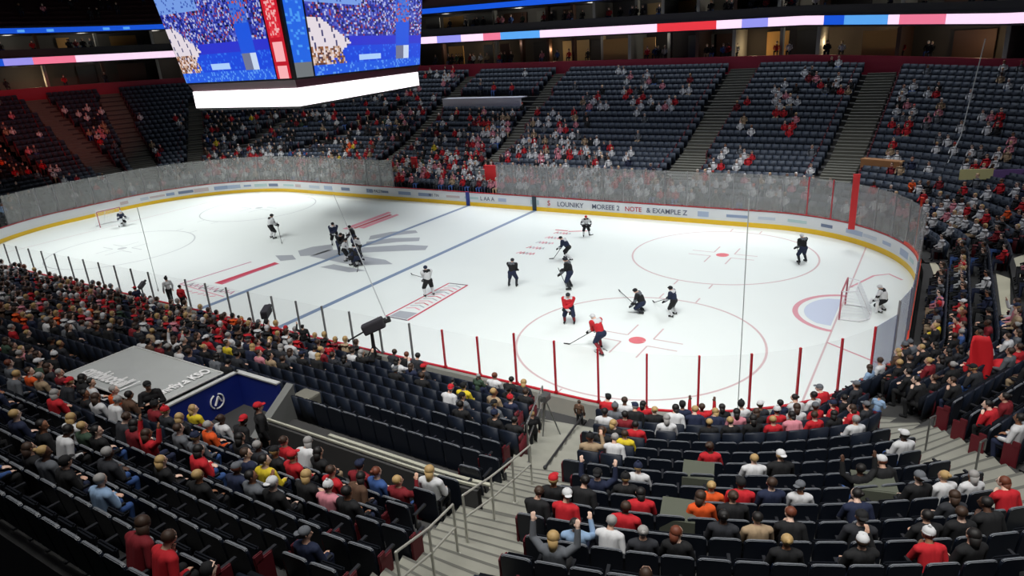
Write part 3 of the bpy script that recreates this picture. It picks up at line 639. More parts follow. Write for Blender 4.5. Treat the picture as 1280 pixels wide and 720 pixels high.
def prob(s):
    x, y, sec = s['px'], s['py'], s['sec']
    if sec == 'near' and s['d'] > 8.5:
        p = (.68, .62, .5, .36, .24, .14, .12, .1)[min(7, s['row']-9)]
        if x < 90 and y < 612: p = max(p, .42)
        return p, 'mixed' if s['row'] < 12 else 'dark'
    if sec in ('near', 'corner', 'right'):
        for a, b, c, d, p, pl in REG:
            if a <= x < c and b <= y < d: return p, pl
        return .1, 'dark'
    if s['d'] < 3.8:
        if 500 < x < 640: return .8, 'pale'
        if x < 250: return .42, 'pale'
        if x < 900: return .8, 'pale'
        if x < 1000: return .6, 'pale'
        if x < 1150: return .25, 'pale'
        return .5, 'pale'
    if x > 1190 and y > 240: return .5, 'red'
    for a, b, r, p in CLU:
        if (x-a)**2+((y-b)*1.2)**2 < r*r: return p, 'red' if 0 < p*100 % 3 < 1 else 'pale'
    if 250 < x < 400 and y > 140: return .5, 'mixed'
    if 400 <= x < 545 and y > 145: return .38, 'mixed'
    if 400 < x < 545: return .3, 'pale'
    if 525 <= x < 700 and y > 142: return .45, 'red'
    if 700 <= x < 860 and y > 200: return .05, 'red'
    if y > 215: return .12, 'pale'
    return .012, 'pale'
PEOPLE = []
for s in SEATS:
    p, pl = prob(s)
    s['occ'] = random.random() < p
    if s['occ']: PEOPLE.append((s, look(pl)))
print('people', len(PEOPLE))
vis = lambda s: -10 < s['px'] < 1290 and -5 < s['py'] < 726
IND_P = sorted([t for t in PEOPLE if vis(t[0])], key=lambda t: t[0]['Z'])[:300]; idsP = {id(t[0]) for t in IND_P}
IND_S = sorted([s for s in SEATS if vis(s)], key=lambda s: s['Z']+(2.5 if s['occ'] else 0))[:300]; idsS = {id(s) for s in IND_S}
BLK = {'near': 'side block', 'corner': 'corner block', 'right': 'end block', 'far': 'far block'}
AIS = {'near': 'from walkway', 'corner': 'from walkway', 'right': 'from staircase', 'far': 'along'}
HAT = ['cap', 'backwards cap', 'knit hat']
for s, lk in IND_P:
    pi = random.choices(range(6), (36, 20, 4, 16, 20, 1))[0]
    hat = '' if lk['hat'] < 0 else ', %s %s' % (lk['hatc'], HAT[lk['hat']])
    if lk['hat'] < 0 and lk['hair'] == 1: hat = ', long %s hair' % lk['hairc']
    elif lk['hat'] < 0: hat = ', %s hair' % lk['hairc']
    lab = 'person in %s top%s, %s row, %s seat %s, %s' % (lk['top'], hat, nth(s['row']+1), nth(s['q']+1), AIS[s['sec']], BLK[s['sec']])
    person(POSES[pi], (s['x'], s['y'], s['z']), s['rz']+random.uniform(-.15, .15), random.uniform(.87, .96), lk, lab, 'spectators seated in the nearer blocks', lodface=s['Z'] < 22)
for s in IND_S:
    r = empty('stadium_seat', (s['x'], s['y'], s['z']), s['rz']); e = s['end'] or s['end2']
    tag(r, '%s navy folding seat, %s row, %s %s, %s' % ('occupied' if s['occ'] else 'empty', nth(s['row']+1), nth(s['q']+1), AIS[s['sec']], BLK[s['sec']]), 'seat', 'seats in the nearer blocks')
    for nm, me in (('backrest', SB), ('seat_pan', SP if s['occ'] else SU), ('armrest', SA), ('leg', SL)):
        o = bpy.data.objects.new(nm, me); COL.objects.link(o); o.parent = r
    if e:
        o = bpy.data.objects.new('end_panel', SE); COL.objects.link(o); o.parent = r; o['label'] = 'dark red end panel'
        left = s['end'] if s['sec'] == 'near' else s['end2']
        if not left: pass
        # row runs along local x; the first seat of a row and the last need the panel on opposite sides
        flip = (s['end'] and s['sec'] == 'near') or (s['end2'] and not s['end'] and s['sec'] != 'near')
        o.scale.x = 1 if flip else -1
# ---- merged rest
def merge(name, items, base, mats):
    """items: (x,y,z,rz,scale,[material index per base part]); base: list of (verts Nx3, faces list)"""
    V, F, MI = [], [], []; off_ = 0
    arrs = [np.array(b[0], float) for b in base]
    for x, y, z, rz, sc, mi in items:
        c, s_ = math.cos(rz)*sc, math.sin(rz)*sc
        for (bv, (_, bf), m) in zip(arrs, base, mi):
            if m is None: continue
            V.append(np.c_[bv[:, 0]*c-bv[:, 1]*s_+x, bv[:, 0]*s_+bv[:, 1]*c+y, bv[:, 2]*sc+z]); F.append((bf+off_)); MI += [m]*len(bf); off_ += len(bv)
    if not V: return None
    V = np.concatenate(V); F = np.concatenate(F)   # quads only
    me = bpy.data.meshes.new(name); me.vertices.add(len(V)); me.vertices.foreach_set('co', V.ravel()); me.loops.add(F.size); me.loops.foreach_set('vertex_index', F.ravel().astype(np.int32))
    me.polygons.add(len(F)); me.polygons.foreach_set('loop_start', np.arange(0, F.size, 4, dtype=np.int32)); me.polygons.foreach_set('material_index', np.array(MI, dtype=np.int32)); me.update(calc_edges=True); me.validate()
    return link(name, me, mats)
def q_of(mb): return np.array(mb.v), np.array([f if len(f) == 4 else (f+(f[-1],))[:4] for f in mb.f])
def qbox(*bs):
    m = MB()
    for b in bs: m.box(*b)
    return np.array(m.v), np.array(m.f)
def qtube(pts, n=6):
    """tapered closed tube along pts [(p,r)] as quads"""
    V, F = [], []
    for k, (p, r) in enumerate(pts):
        a = Vector(pts[max(k-1, 0)][0]); b = Vector(pts[min(k+1, len(pts)-1)][0]); d = (b-a).normalized(); qn = d.to_track_quat('Z', 'Y')
        for i in range(n): V.append(Vector(p)+qn @ Vector((math.cos(2*PI*i/n)*r, math.sin(2*PI*i/n)*r, 0)))
    for k in range(len(pts)-1):
        for i in range(n): F.append((k*n+i, k*n+(i+1) % n, (k+1)*n+(i+1) % n, (k+1)*n+i))
    if n == 6:
        for b in (0, (len(pts)-1)*n): F += [(b, b+1, b+2, b+3), (b, b+3, b+4, b+5)]
    return np.array([tuple(v) for v in V]), np.array(F)
def qjoin(*ms):
    V, F, o = [], [], 0
    for v, f in ms: V.append(v); F.append(f+o); o += len(v)
    return np.concatenate(V), np.concatenate(F)
sback = qtube([((0, -.21, .40), .01), ((0, -.21, .401), .01)], 4)
def shell():
    w = .247; pr_ = [(-w, .17), (-w, .87), (-w+.03, .91), (w-.03, .91), (w, .87), (w, .17)]
    V = [(x, y-.11*(z-.17), z) for y in (-.2, -.25) for x, z in pr_]; F = [(0, 1, 2, 3), (0, 3, 4, 5), (9, 8, 7, 6), (11, 10, 9, 6)]+[(i, i+6, (i+1) % 6+6, (i+1) % 6) for i in range(6)]
    return np.array(V), np.array(F)
SEATB = [shell(), qbox(((0, -.14, .6), (.215, .035, .19)), ((.25, -.05, .63), (.022, .16, .018)), ((.25, -.1, .3), (.016, .04, .3))), qbox(((.28, -.1, .36), (.022, .19, .34)), ((.28, -.2, .74), (.022, .1, .08)))]
items = [(s['x'], s['y'], s['z'], s['rz'], 1., ((0, 1) if s['sec'] == 'far' else (3, 4))+(2 if (s['end'] or s['end2']) else None,)) for s in SEATS if id(s) not in idsS]
o = merge('stadium_seating', items, SEATB, [mat('far_navy', (34, 47, 64), rough=.6), mat('far_pan', (27, 37, 51), rough=.8), MAROON, NAVY, SEATF]); tag(o, 'rows of dark navy seats filling the far and side stands', 'seating', kind='stuff')
HEAD = qtube([((0, -.05, 1.11), .055), ((0, -.045, 1.17), .07), ((0, -.03, 1.24), .092), ((0, -.035, 1.30), .08), ((0, -.04, 1.335), .03)])
HAIRB = qtube([((0, -.09, 1.15), .05), ((0, -.08, 1.2), .078), ((0, -.06, 1.27), .095), ((0, -.05, 1.33), .07), ((0, -.05, 1.355), .02)])
TOR = qjoin(qtube([((0, -.06, .5), .13), ((0, -.07, .7), .145), ((0, -.08, .92), .17), ((0, -.08, 1.03), .12), ((0, -.06, 1.1), .05)]), *[qtube([((s*.17, -.08, 1.01), .07), ((s*.25, -.04, .76), .05), ((s*.13, .2, .68), .035)]) for s in (-1, 1)])
LEG = qjoin(*[qtube([((s*.09, -.06, .53), .09), ((s*.13, .26, .53), .065), ((s*.13, .24, .12), .045), ((s*.14, .34, .05), .03)]) for s in (-1, 1)])
allm = [CM[k] for k in CLOTH]+[SM[k] for k in SKIN]+[HM[k] for k in HAIRC]; ck, sk, hk = list(CLOTH), list(SKIN), list(HAIRC)
items = [(s['x'], s['y'], s['z'], s['rz'], random.uniform(.9, 1.05), (ck.index(l['top']), ck.index(l['legs']), len(ck)+sk.index(l['skin']), (len(ck)+len(sk)+hk.index(l['hairc'])) if l['hat'] < 0 else ck.index(l['hatc']))) for s, l in PEOPLE if id(s) not in idsP]
# people in the suites
SUITE_ITEMS = []
CROWD_BASE = [TOR, LEG, HEAD, HAIRB]

# ================================================================= SUITE LEVEL AND LED RIBBONS (far side, d about 20)
def rel(i, d, z, far=True):
    p = flat(i, d); return (p[0], p[1], z+lift(p[0], 30))
def fband(name, prof, m, i0, i1, parent=None):
    mb = MB(); n = len(prof); idxs = list(range(i0, i1+1))
    for i in idxs:
        for d, z in prof: mb.v.append(rel(i, d, z))
    for k in range(len(idxs)-1):
        for j in range(n-1): a = k*n+j; mb.f.append((a, a+n, a+n+1, a+1)); mb.m.append(0)
    return mb.build(name, m, parent)
J0, J1 = I_E-10, NO
zt = lambda d: 2.7+.47*(d-8)
RW = mat('wine_wall', (146, 26, 52), rough=.6)
struct(fband('wall_wine_parapet', [(20.2, 8.0), (20.2, 9.62), (20.6, 9.62), (20.6, 8.0)], RW, J0, J1))
struct(fband('wall_suite_floor', [(20.6, 9.2), (26, 9.2)], mat('suite_floor', (40, 34, 32)), J0, J1))
struct(fband('wall_suite_back', [(24.5, 9.2), (24.5, 12.0)], mat('suite_back', (66, 60, 56), rough=.8, noise=.35, scale=.4), J0, J1))
struct(fband('wall_fascia', [(26, 11.75), (20.0, 11.75), (20.0, 12.75), (26, 12.75)], mat('fascia', (22, 18, 26), rough=.5), J0, J1))
struct(fband('wall_upper_suite_back', [(24.5, 12.75), (24.5, 14.9)], mat('suite_back2', (96, 94, 88), rough=.8, noise=.3, scale=.35), J0, J1))
struct(fband('wall_upper_rail', [(20.3, 12.75), (20.3, 13.35), (20.4, 13.35)], mat('rail_wall', (46, 44, 46)), J0, J1))
struct(fband('wall_upper_fascia', [(26, 14.75), (20.0, 14.75), (20.0, 15.55), (20.6, 15.55)], MATS['fascia'], J0, J1))
for k in range(7): struct(fband('floor_upper_deck', [(20.6+.8*k, 15.5+.5*k), (20.6+.8*k, 16.0+.5*k), (21.4+.8*k, 16.0+.5*k)], mat('upper_deck', (52, 24, 26), rough=.9), J0, J1))
struct(fband('wall_upper_back', [(26.2, 15), (26.2, 24)], mat('upper_back', (20, 14, 15)), J0, J1))
divm = mat('suite_divider', (150, 148, 140), rough=.7); warm = [mat('warm_panel', (196, 150, 84), rough=.7), mat('tan_panel', (150, 128, 92), rough=.7), mat('grey_panel', (110, 108, 100), rough=.7), mat('brown_panel', (70, 44, 30), rough=.7), mat('dark_panel', (26, 24, 24), rough=.7)]
i = J0+3; bay = 0
while i < J1-8:
    for z0, z1 in ((9.2, 11.75), (12.75, 14.75)):
        x, y, nx, ny = OUT[i]; a = math.atan2(ny, nx)-PI/2; p = flat(i, 22.4); zl = lift(p[0], 30)
        if random.random() < .75:
            q = MB(); q.box((p[0], p[1], (z0+z1)/2+zl), (.14, 2.0 if random.random() < .5 else .3, (z1-z0)/2), a); struct(q.build('wall_suite_divider', divm if random.random() < .6 else warm[3]))
        if random.random() < .8:
            j = min(i+random.choice((2, 4, 5)), NO-1); p = flat(j, 24.2 if random.random() < .6 else 21.8); zl = lift(p[0], 30); x, y, nx, ny = OUT[j]; a = math.atan2(ny, nx)-PI/2
            q = MB(); q.box((p[0], p[1], (z0+z1)/2+zl-.1), (random.uniform(.5, 1.6), .05, (z1-z0)/2-.2), a); struct(q.build('wall_suite_panel', random.choice(warm)))
        for _ in range(random.choice((0, 1, 2, 4, 6))):
            j = min(i+random.randint(0, 7), NO-1); d = random.choice((21.0, 21.7)); p = flat(j, d); x, y, nx, ny = OUT[j]
            l = look('mixed'); SUITE_ITEMS.append((p[0]+random.uniform(-.2, .2), p[1], z0+.15+lift(p[0], 30), math.atan2(-ny, -nx)-PI/2, 1., (ck.index(l['top']), ck.index(l['legs']), len(ck)+sk.index(l['skin']), len(ck)+len(sk)+hk.index(l['hairc']))))
    i += random.choice((8, 9, 10)); bay += 1
for _ in range(110):
    j = random.randint(NO-150, NO-10); k = random.randint(0, 5); p = flat(j, 21.2+.8*k); x, y, nx, ny = OUT[j]; l = look('mixed')
    SUITE_ITEMS.append((p[0], p[1], 15.95+.5*k+lift(p[0], 30), math.atan2(-ny, -nx)-PI/2, 1., (ck.index(l['top']), ck.index(l['legs']), len(ck)+sk.index(l['skin']), len(ck)+len(sk)+hk.index(l['hairc']))))
o = merge('crowd', items+SUITE_ITEMS, CROWD_BASE, allm); tag(o, 'distant spectators in mixed red, white and dark clothes across the far stands', 'crowd', kind='stuff')
print('crowd', len(items)+len(SUITE_ITEMS))
# LED ribbon with coloured segments
def seg_mat(name, rgb, e): return mat('led_'+name, rgb, rough=.4, emit=e)
LED = dict(blue=seg_mat('blue', (20, 84, 214), .85), violet=seg_mat('violet', (150, 150, 240), .85), white=seg_mat('white', (246, 216, 240), 1.0), red=seg_mat('red', (230, 52, 62), .85), pink=seg_mat('pink', (236, 120, 150), .9), sky=seg_mat('sky', (90, 166, 240), .85))
ribs = [(-30, 10, 'blue'), (10, 45, 'violet'), (45, 95, 'pink'), (95, 260, 'white'), (500, 545, 'white'), (545, 575, 'violet'), (575, 603, 'white'), (603, 625, 'pink'), (625, 674, 'sky'), (674, 820, 'white'), (820, 895, 'red'), (895, 925, 'white'), (925, 960, 'violet'), (960, 1028, 'white'), (1028, 1058, 'blue'), (1058, 1110, 'sky'), (1110, 1126, 'white'), (1126, 1150, 'pink'), (1150, 1188, 'pink'), (1188, 1330, 'white')]
rib = empty('ribbon_display', (0, YF+20, 12)); tag(rib, 'long white, pink and blue LED ribbon below the upper suites', 'display')
def near_idx(P): return min(range(J0, J1), key=lambda i: (flat(i, 19.9)[0]-P[0])**2+(flat(i, 19.9)[1]-P[1])**2)
def rib_y(x): return float(np.interp(x, [0, 150, 205, 600, 800, 1000, 1240, 1330], [85, 73, 67, 49, 38, 33.5, 28, 26]))
for a, b, c in ribs:
    P, Q = on_wall(a, rib_y(a), 19.95), on_wall(b, rib_y(b), 19.95); ia_, ib_ = near_idx(Q), near_idx(P)
    if ib_ <= ia_: ib_ = ia_+1
    ch(fband('ribbon_segment', [(19.93, 11.88), (19.93, 12.55)], LED[c], ia_, ib_), rib)
rb2 = empty('ribbon_display', (0, YF+20, 15)); tag(rb2, 'thin blue LED ribbon on the upper deck edge above the suites', 'display')
k0 = near_idx(on_wall(800, 2, 19.95)); ch(fband('ribbon_segment', [(19.93, 14.86), (19.93, 15.35)], LED['blue'], k0, J1), rb2)
for x in (30, 65, 140, 162):
    P = on_wall(x, float(np.interp(x, [20, 190], [48, 34])), 19.9); k = near_idx(P); ch(fband('ribbon_segment', [(19.9, 14.95), (19.9, 15.2)], LED['sky'], k, k+1), rb2)

# ================================================================= SCOREBOARD
sb = empty('scoreboard', (-6, 6, 9)); tag(sb, 'large hanging video scoreboard showing blue crowd footage above centre ice', 'scoreboard')
A_, B_, C_, D_ = Vector((-10.3, -1.85)), Vector((-.7, -1.85)), Vector((-5.3, 14.6)), Vector((-14.9, 14.6)); cen = (A_+B_+C_+D_)/4
def ring(s): return [cen+(p-cen)*s for p in (A_, B_, C_, D_)]
def prism(z0, z1, s0, s1):
    q = MB(); a, b = ring(s0), ring(s1); q.add([(*p, z0) for p in a]+[(*p, z1) for p in b], [(0, 1, 5, 4), (1, 2, 6, 5), (2, 3, 7, 6), (3, 0, 4, 7), (3, 2, 1, 0), (4, 5, 6, 7)]); return q
ch(prism(8.75, 8.9, .97, 1.0).build('underside', BLACK), sb)
ch(prism(8.9, 9.9, 1.0, 1.0).build('white_ribbon', mat('led_ring', (255, 246, 250), emit=1.6)), sb); sb.children[-1]['label'] = 'glowing white lower ribbon'
ch(prism(9.9, 10.35, .99, 1.02).build('dark_frame', mat('frame_dark', (70, 20, 40), rough=.4)), sb)
ch(prism(10.35, 18.6, 1.03, 1.2).build('housing', BLACK), sb)
VID = attr_mat('video_screen', 1.0)
def video(u, v, seed):
    """colour of the footage at u (0 left .. 1 right), v (0 bottom .. 1 top)"""
    r = random.random
    if v < .1: return (34, 92, 226) if r() < .8 else (90, 150, 240)
    if u < .27-.1*v*2 and v < .3 and r() < .8: return random.choice([(150, 96, 60), (200, 170, 150), (90, 60, 60), (226, 200, 190)])
    if u < .30-.28*abs(v-.35)/.35 and .12 < v < .62: return (60, 60, 110) if abs(math.sin(u*40+v*6)) < .16 else (226, 216, 224)
    if u > .72 and u < .86:
        if v < .28: return (112, 118, 146) if u < .8 else (200, 216, 240)
        if v < .6: return (30, 86, 222)
        return random.choice([(40, 70, 190), (190, 80, 70), (90, 120, 200)]) if r() < .5 else (60, 110, 220)
    if v < .30: 
        if .36 < u < .56 and .14 < v < .2: return (170, 205, 250)
        return (26, 72, 220) if r() < .85 else (50, 110, 235)
    if v < .42 and u > .28: return (44, 52, 206)
    if v > .78 and u < .4: return (118, 156, 228) if r() < .9 else (60, 90, 180)
    if v > .9 and .3 < u < .6: return (196, 206, 238)
    t = r()
    if t < .38: return (34, 44, 150)
    if t < .52: return (92, 108, 206)
    if t < .66: return (176, 182, 224)
    if t < .76: return (150, 56, 70)
    if t < .85: return (20, 20, 60)
    return (70, 80, 190)
def screen(name, P0, P1, z0, z1, s0, s1, nu, nv, fn, out=.06):
    a0, b0 = cen+(P0-cen)*s0, cen+(P1-cen)*s0; a1, b1 = cen+(P0-cen)*s1, cen+(P1-cen)*s1; nrm = Vector(((P1-P0).y, -(P1-P0).x)).normalized()*out
    mb = MB(); cols = []
    for j in range(nv+1):
        for i in range(nu+1):
            u, v = i/nu, j/nv; p = a0.lerp(b0, u).lerp(a1.lerp(b1, u), v)+nrm; mb.v.append((p.x, p.y, z0+(z1-z0)*v))
    for j in range(nv):
        for i in range(nu): a = j*(nu+1)+i; mb.f.append((a, a+1, a+nu+2, a+nu+1)); mb.m.append(0); cols.append(fn((i+.5)/nu, (j+.5)/nv))
    me = mb.mesh(name); at = me.color_attributes.new('pixels', 'FLOAT_COLOR', 'CORNER'); arr = np.array([(*lin(c), 1) for c in cols for _ in range(4)], dtype=np.float32); at.data.foreach_set('color', arr.ravel())
    return ch(link(name, me, VID), sb)
zt0, zt1 = 10.45, 18.4
sc = lambda f: 1.03+.17*f
fb = lambda u, v: video(u, min(1, v*1.55), 0)
screen('video_screen', A_.lerp(B_, .01), A_.lerp(B_, .86), zt0, zt1, sc(.01), sc(.97), 84, 70, fb)
screen('video_screen', B_.lerp(C_, .12), B_.lerp(C_, .99), zt0, zt1, sc(.01), sc(.97), 84, 70, fb)
def strip_fn(u, v):
    if .08 < v < .12 or .24 < v < .27: return (190, 20, 40)
    if u < .14 or u > .86: return (200, 24, 44)
    if v > .27: return random.choice([(226, 60, 70), (240, 170, 170), (214, 30, 50)])
    return (250, 176, 180)
screen('corner_banner_display', A_.lerp(B_, .87), A_.lerp(B_, .985), zt0, zt1, sc(.01), sc(.97), 12, 70, strip_fn)
screen('corner_banner_display', B_.lerp(C_, .01), B_.lerp(C_, .11), zt0, zt1, sc(.01), sc(.97), 8, 60, lambda u, v: (110, 116, 120) if v < .1 else (28, 100, 226) if random.random() < .8 else (70, 150, 240))
q = MB()
for p in (A_, B_, C_, D_): pp = cen+(p-cen)*.5; q.rod((*pp, 18.6), (*pp, 30), .05)
ch(q.build('hanging_cable', DGREY), sb)

# ================================================================= NEAR SIDE FITTINGS
cn = empty('canopy', (12.6, -20.6, 2.4)); tag(cn, 'pale grey fabric canopy with white lettering over the tunnel among the near seats', 'canopy')
GC = mat('canopy_grey', (178, 182, 181), rough=.7, noise=.12, scale=.8); GE = mat('canopy_edge', (196, 198, 196), rough=.6)
x0, x1, y0, y1, zc = 10.5, 14.75, -21.65, -19.6, 3.5
q = MB(); q.add([(x0, y0, zc), (x1, y0, zc), (x1, y1, zc), (x0, y1, zc), ((x0+x1)/2-1, (y0+y1)/2+.3, zc-.14)], [(0, 1, 4), (1, 2, 4), (2, 3, 4), (3, 0, 4)]); q.box(((x0+x1)/2, (y0+y1)/2, zc-.22), ((x1-x0)/2-.02, (y1-y0)/2-.02, .03)); ch(q.build('roof_fabric', GC), cn)
q = MB(); q.path([(x0, y0, zc), (x1, y0, zc), (x1, y1, zc), (x0, y1, zc), (x0, y0, zc)], .03); ch(q.build('edge_tube', GE), cn)
q = MB(); q.box((x0+.05, (y0+y1)/2, 2.7), (.04, (y1-y0)/2, .75)); q.box(((x0+x1)/2, y0+.05, 2.7), ((x1-x0)/2, .04, .75)); ch(q.build('side_skirt', BLACK), cn)
LW = mat('canopy_lettering', (250, 250, 250))
text('cnmbiuodull |', (12.0, y0+.45, zc+.02), (0, 0, 0), .62, LW, cn, 'canopy_lettering', sx=.66); text('sunrfiy.a KSO', (14.25, -20.5, zc+.02), (0, 0, PI/2), .48, LW, cn, 'canopy_lettering', sx=.62)
tr = empty('tunnel_wall', (15, -20.4, 2)); tag(tr, 'deep blue tunnel wall with white round crest beside the canopy', 'wall')
BL = mat('royal_blue', (22, 42, 132), rough=.5)
q = MB(); q.box((14.95, -20.45, 2.75), (.05, 1.15, .68)); q.box((15.75, -19.3, 2.75), (.85, .05, .68)); ch(q.build('blue_panel', BL), tr)
q = MB(); q.box((14.95, -20.45, 3.45), (.07, 1.17, .02)); q.box((15.75, -19.3, 3.45), (.87, .07, .02)); ch(q.build('top_trim', GE), tr)
q = MB(); n = 20
for k in range(n):
    if k in (4, 5, 13): continue
    a, b = 2*PI*k/n, 2*PI*(k+1)/n; q.rod((15.02, -20.1+.2*math.cos(a), 2.95+.2*math.sin(a)), (15.02, -20.1+.2*math.cos(b), 2.95+.2*math.sin(b)), .022, 5)
q.rod((15.02, -20.18, 2.85), (15.02, -20.05, 3.07), .03, 5); q.rod((15.02, -20.05, 3.07), (15.02, -19.98, 2.9), .025, 5); ch(q.build('crest', LW), tr)
# parapet wall between lower and upper rows, with pale rail
pw = empty('parapet', (20, YN-7.9, 2)); tag(pw, 'long dark parapet with pale handrail between lower and upper seat rows', 'parapet')
iw0 = idx(lambda x, y, a, b: abs(x-17.8)+(100 if b > -.9 else 0)); iw1 = idx(lambda x, y, a, b: abs(x-23.1)+(100 if b > -.5 else 0))
ch(band([(7.86, 2.2), (7.86, 3.42), (8.0, 3.42), (8.0, 2.2)], iw0, iw1, offfn=flat).build('parapet_wall', CONCD), pw)
ch(band([(7.9, 3.46), (7.9, 3.51), (7.95, 3.51), (7.95, 3.46)], iw0, iw1, offfn=flat).build('handrail', mat('pale_rail', (176, 176, 160), rough=.5)), pw)
ch(band([(7.35, 3.12), (7.35, 3.16), (7.43, 3.16), (7.43, 3.12)], iw0+4, iw1, offfn=flat).build('lower_rail', MATS['pale_rail']), pw)
# concrete tunnel wedge and cover box
q = MB(); q.add([(16.7, -19.1, 1.8), (16.95, -19.1, 1.8), (16.95, -20.5, 1.8), (16.7, -20.5, 1.8), (16.7, -19.1, 3.4), (16.95, -19.1, 3.4), (16.95, -20.5, 2.5), (16.7, -20.5, 2.5)], [(0, 1, 5, 4), (1, 2, 6, 5), (2, 3, 7, 6), (3, 0, 4, 7), (4, 5, 6, 7)])
o = q.build('tunnel_side_block', mat('grey_paint', (120, 122, 120), rough=.7)); tag(o, 'pale grey concrete block beside the blue tunnel wall', 'concrete block')
P = on_bowl(390, 528, z_near); q = MB(); q.box((0, 0, .45), (.3, .22, .45)); o = q.build('equipment_box', mat('box_grey', (120, 118, 108), rough=.7), loc=(P[0], P[1], P[2]), bevel=.06); tag(o, 'rounded grey equipment box below the parapet rail', 'box')
# folded grey seat covers on the corner block
for (x, y, w, lab) in ((873, 590, .42, 'grey flat board laid over a seat back in the corner block'), (1092, 605, .5, 'olive folded blanket over seats beside the staircase'), (848, 640, .4, 'dark green board on an empty seat in the corner block')):
    P = on_bowl(x, y, z_corner, extra=.85); q = MB(); q.box((0, 0, 0), (w*.75, .3, .025)); q.box((0, -.3, -.16), (w*.75, .02, .17)); o = q.build('seat_cover', mat('cover_green', (84, 88, 76), rough=.8), loc=(P[0], P[1], P[2]+.05), bevel=.012); o.rotation_euler = (0, 0, .25); tag(o, lab, 'cover')

# handrails on the walkway stairs
def rail(name, posts, h, label, m=STEEL, two=True):
    P0 = posts[0]; r = empty(name, P0); tag(r, label, 'handrail')
    for p in posts:
        q = MB(); q.rod(p, (p[0], p[1], p[2]+h), .022); q.rod(p, (p[0], p[1], p[2]+.02), .05); ch(q.build('post', m), r)
    for k in ((1., .55) if two else (1.,)):
        q = MB(); q.path([(p[0], p[1], p[2]+h*k) for p in posts], .02)
        for p in posts: q.ball((p[0], p[1], p[2]+h*k), .022, 8, 5)
        ch(q.build('rail', m), r)
    return r
def wz(x, y): return (x, y, sec_z('near', x, y)+.25)
rail('stair_handrail', [wz(24.5, -21.9), wz(24.38, -20.9), wz(24.2, -19.9), wz(24.0, -18.9)], 1.0, 'steel two-bar handrail climbing the walkway stairs beside the red row ends', mat('rail_pale', (188, 188, 178), rough=.4, metal=.3))
rail('stair_handrail', [wz(25.15, -24.2), wz(24.85, -23.2), wz(24.6, -22.3)], 1.0, 'steel two-bar handrail at the lower edge of the walkway stairs', MATS['rail_pale'])
rail('platform_railing', [wz(23.2, -17.7), wz(22.6, -16.4), wz(22.0, -15.1), wz(21.6, -14.2)], 1.05, 'steel railing along the platform beside the nearer seat rows')
P = [on_z(x, y, .5) for x, y in ((660, 512), (695, 520), (728, 531))]
o = MB().path([tuple(p) for p in P], .045).build('platform_barrier', mat('orange_yellow', (206, 140, 40), rough=.5)); tag(o, 'orange and yellow barrier bar at the foot of the boards', 'barrier')
q = MB(); a, b = wz(23.75, -17.9), on_z(730, 517, 1.0); a = (a[0], a[1], a[2]+.08); q.rod(a, tuple(b), .03); q.ball(a, .05, 8, 6); q.ball(tuple(b), .05, 8, 6); o = q.build('support_strut', DGREY); tag(o, 'dark slanted strut crossing the walkway platform', 'strut')
q = MB(); 
P = wz(22.5, -15.6); q.rod((P[0], P[1]-.25, P[2]), (P[0], P[1], P[2]+1.1), .02); q.rod((P[0]-.3, P[1]+.2, P[2]), (P[0], P[1], P[2]+1.1), .02); q.rod((P[0]+.3, P[1]+.2, P[2]), (P[0], P[1], P[2]+1.1), .02); q.box((P[0], P[1], P[2]+1.18), (.09, .14, .09)); o = q.build('tripod', STEEL); tag(o, 'steel camera tripod standing on the walkway platform', 'tripod')
def rz_(x, y): return (x, y, sec_z('corner', x, y)+.25)
for n, (x, y) in enumerate(((31.15, -13.1), (32.0, -14.7), (32.9, -16.1))):
    q = MB(); p = rz_(x, y); q.path([p, (x, y, p[2]+1.0), (x+.1, y+.25, p[2]+.95), (x+.1, y+.25, p[2]+.7)], .022); o = q.build('aisle_handrail', STEEL); tag(o, 'short looped steel handrail on the staircase, %s up from the boards' % nth(n+1), 'handrail', 'staircase handrails')

# cables hanging over the near boards
for (x, y), top, lab in (((922, 515), 7.3, 'thin vertical steel cable rising from the near corner boards'), ((198, 364), 5.3, 'thin vertical cable rising above the near boards at the far left')):
    P = on_z(x, y, 1.07); q = MB(); q.rod((P[0], P[1], 1.07), (P[0], P[1], top), .014, 6); q.rod((P[0], P[1], 1.07), (P[0], P[1], 1.2), .03, 6); o = q.build('cable', mat('cable_grey', (176, 180, 180), rough=.5)); tag(o, lab, 'cable')
P = on_z(483, 398, 2.6); Q = on_z(417, 243, 3.0); q = MB(); q.rod(tuple(P), tuple(Q), .02, 6); q.ball(tuple(P), .03, 6, 4); o = q.build('cable', MATS['cable_grey']); tag(o, 'slanting cable running from the shrouded camera across the ice', 'cable')
P = on_bowl(1186, 222, z_main); q = MB(); q.rod((P[0]-.4, P[1], P[2]), (P[0]+.3, P[1]+1.5, P[2]+2.2), .03, 6); q.rod((P[0]+.3, P[1]+1.5, P[2]+2.2), (P[0]+.8, P[1]+3.5, P[2]+7.5), .03, 6); o = q.build('cable_pole', MATS['cable_grey']); tag(o, 'tall thin grey pole bending above the far corner seats', 'pole')

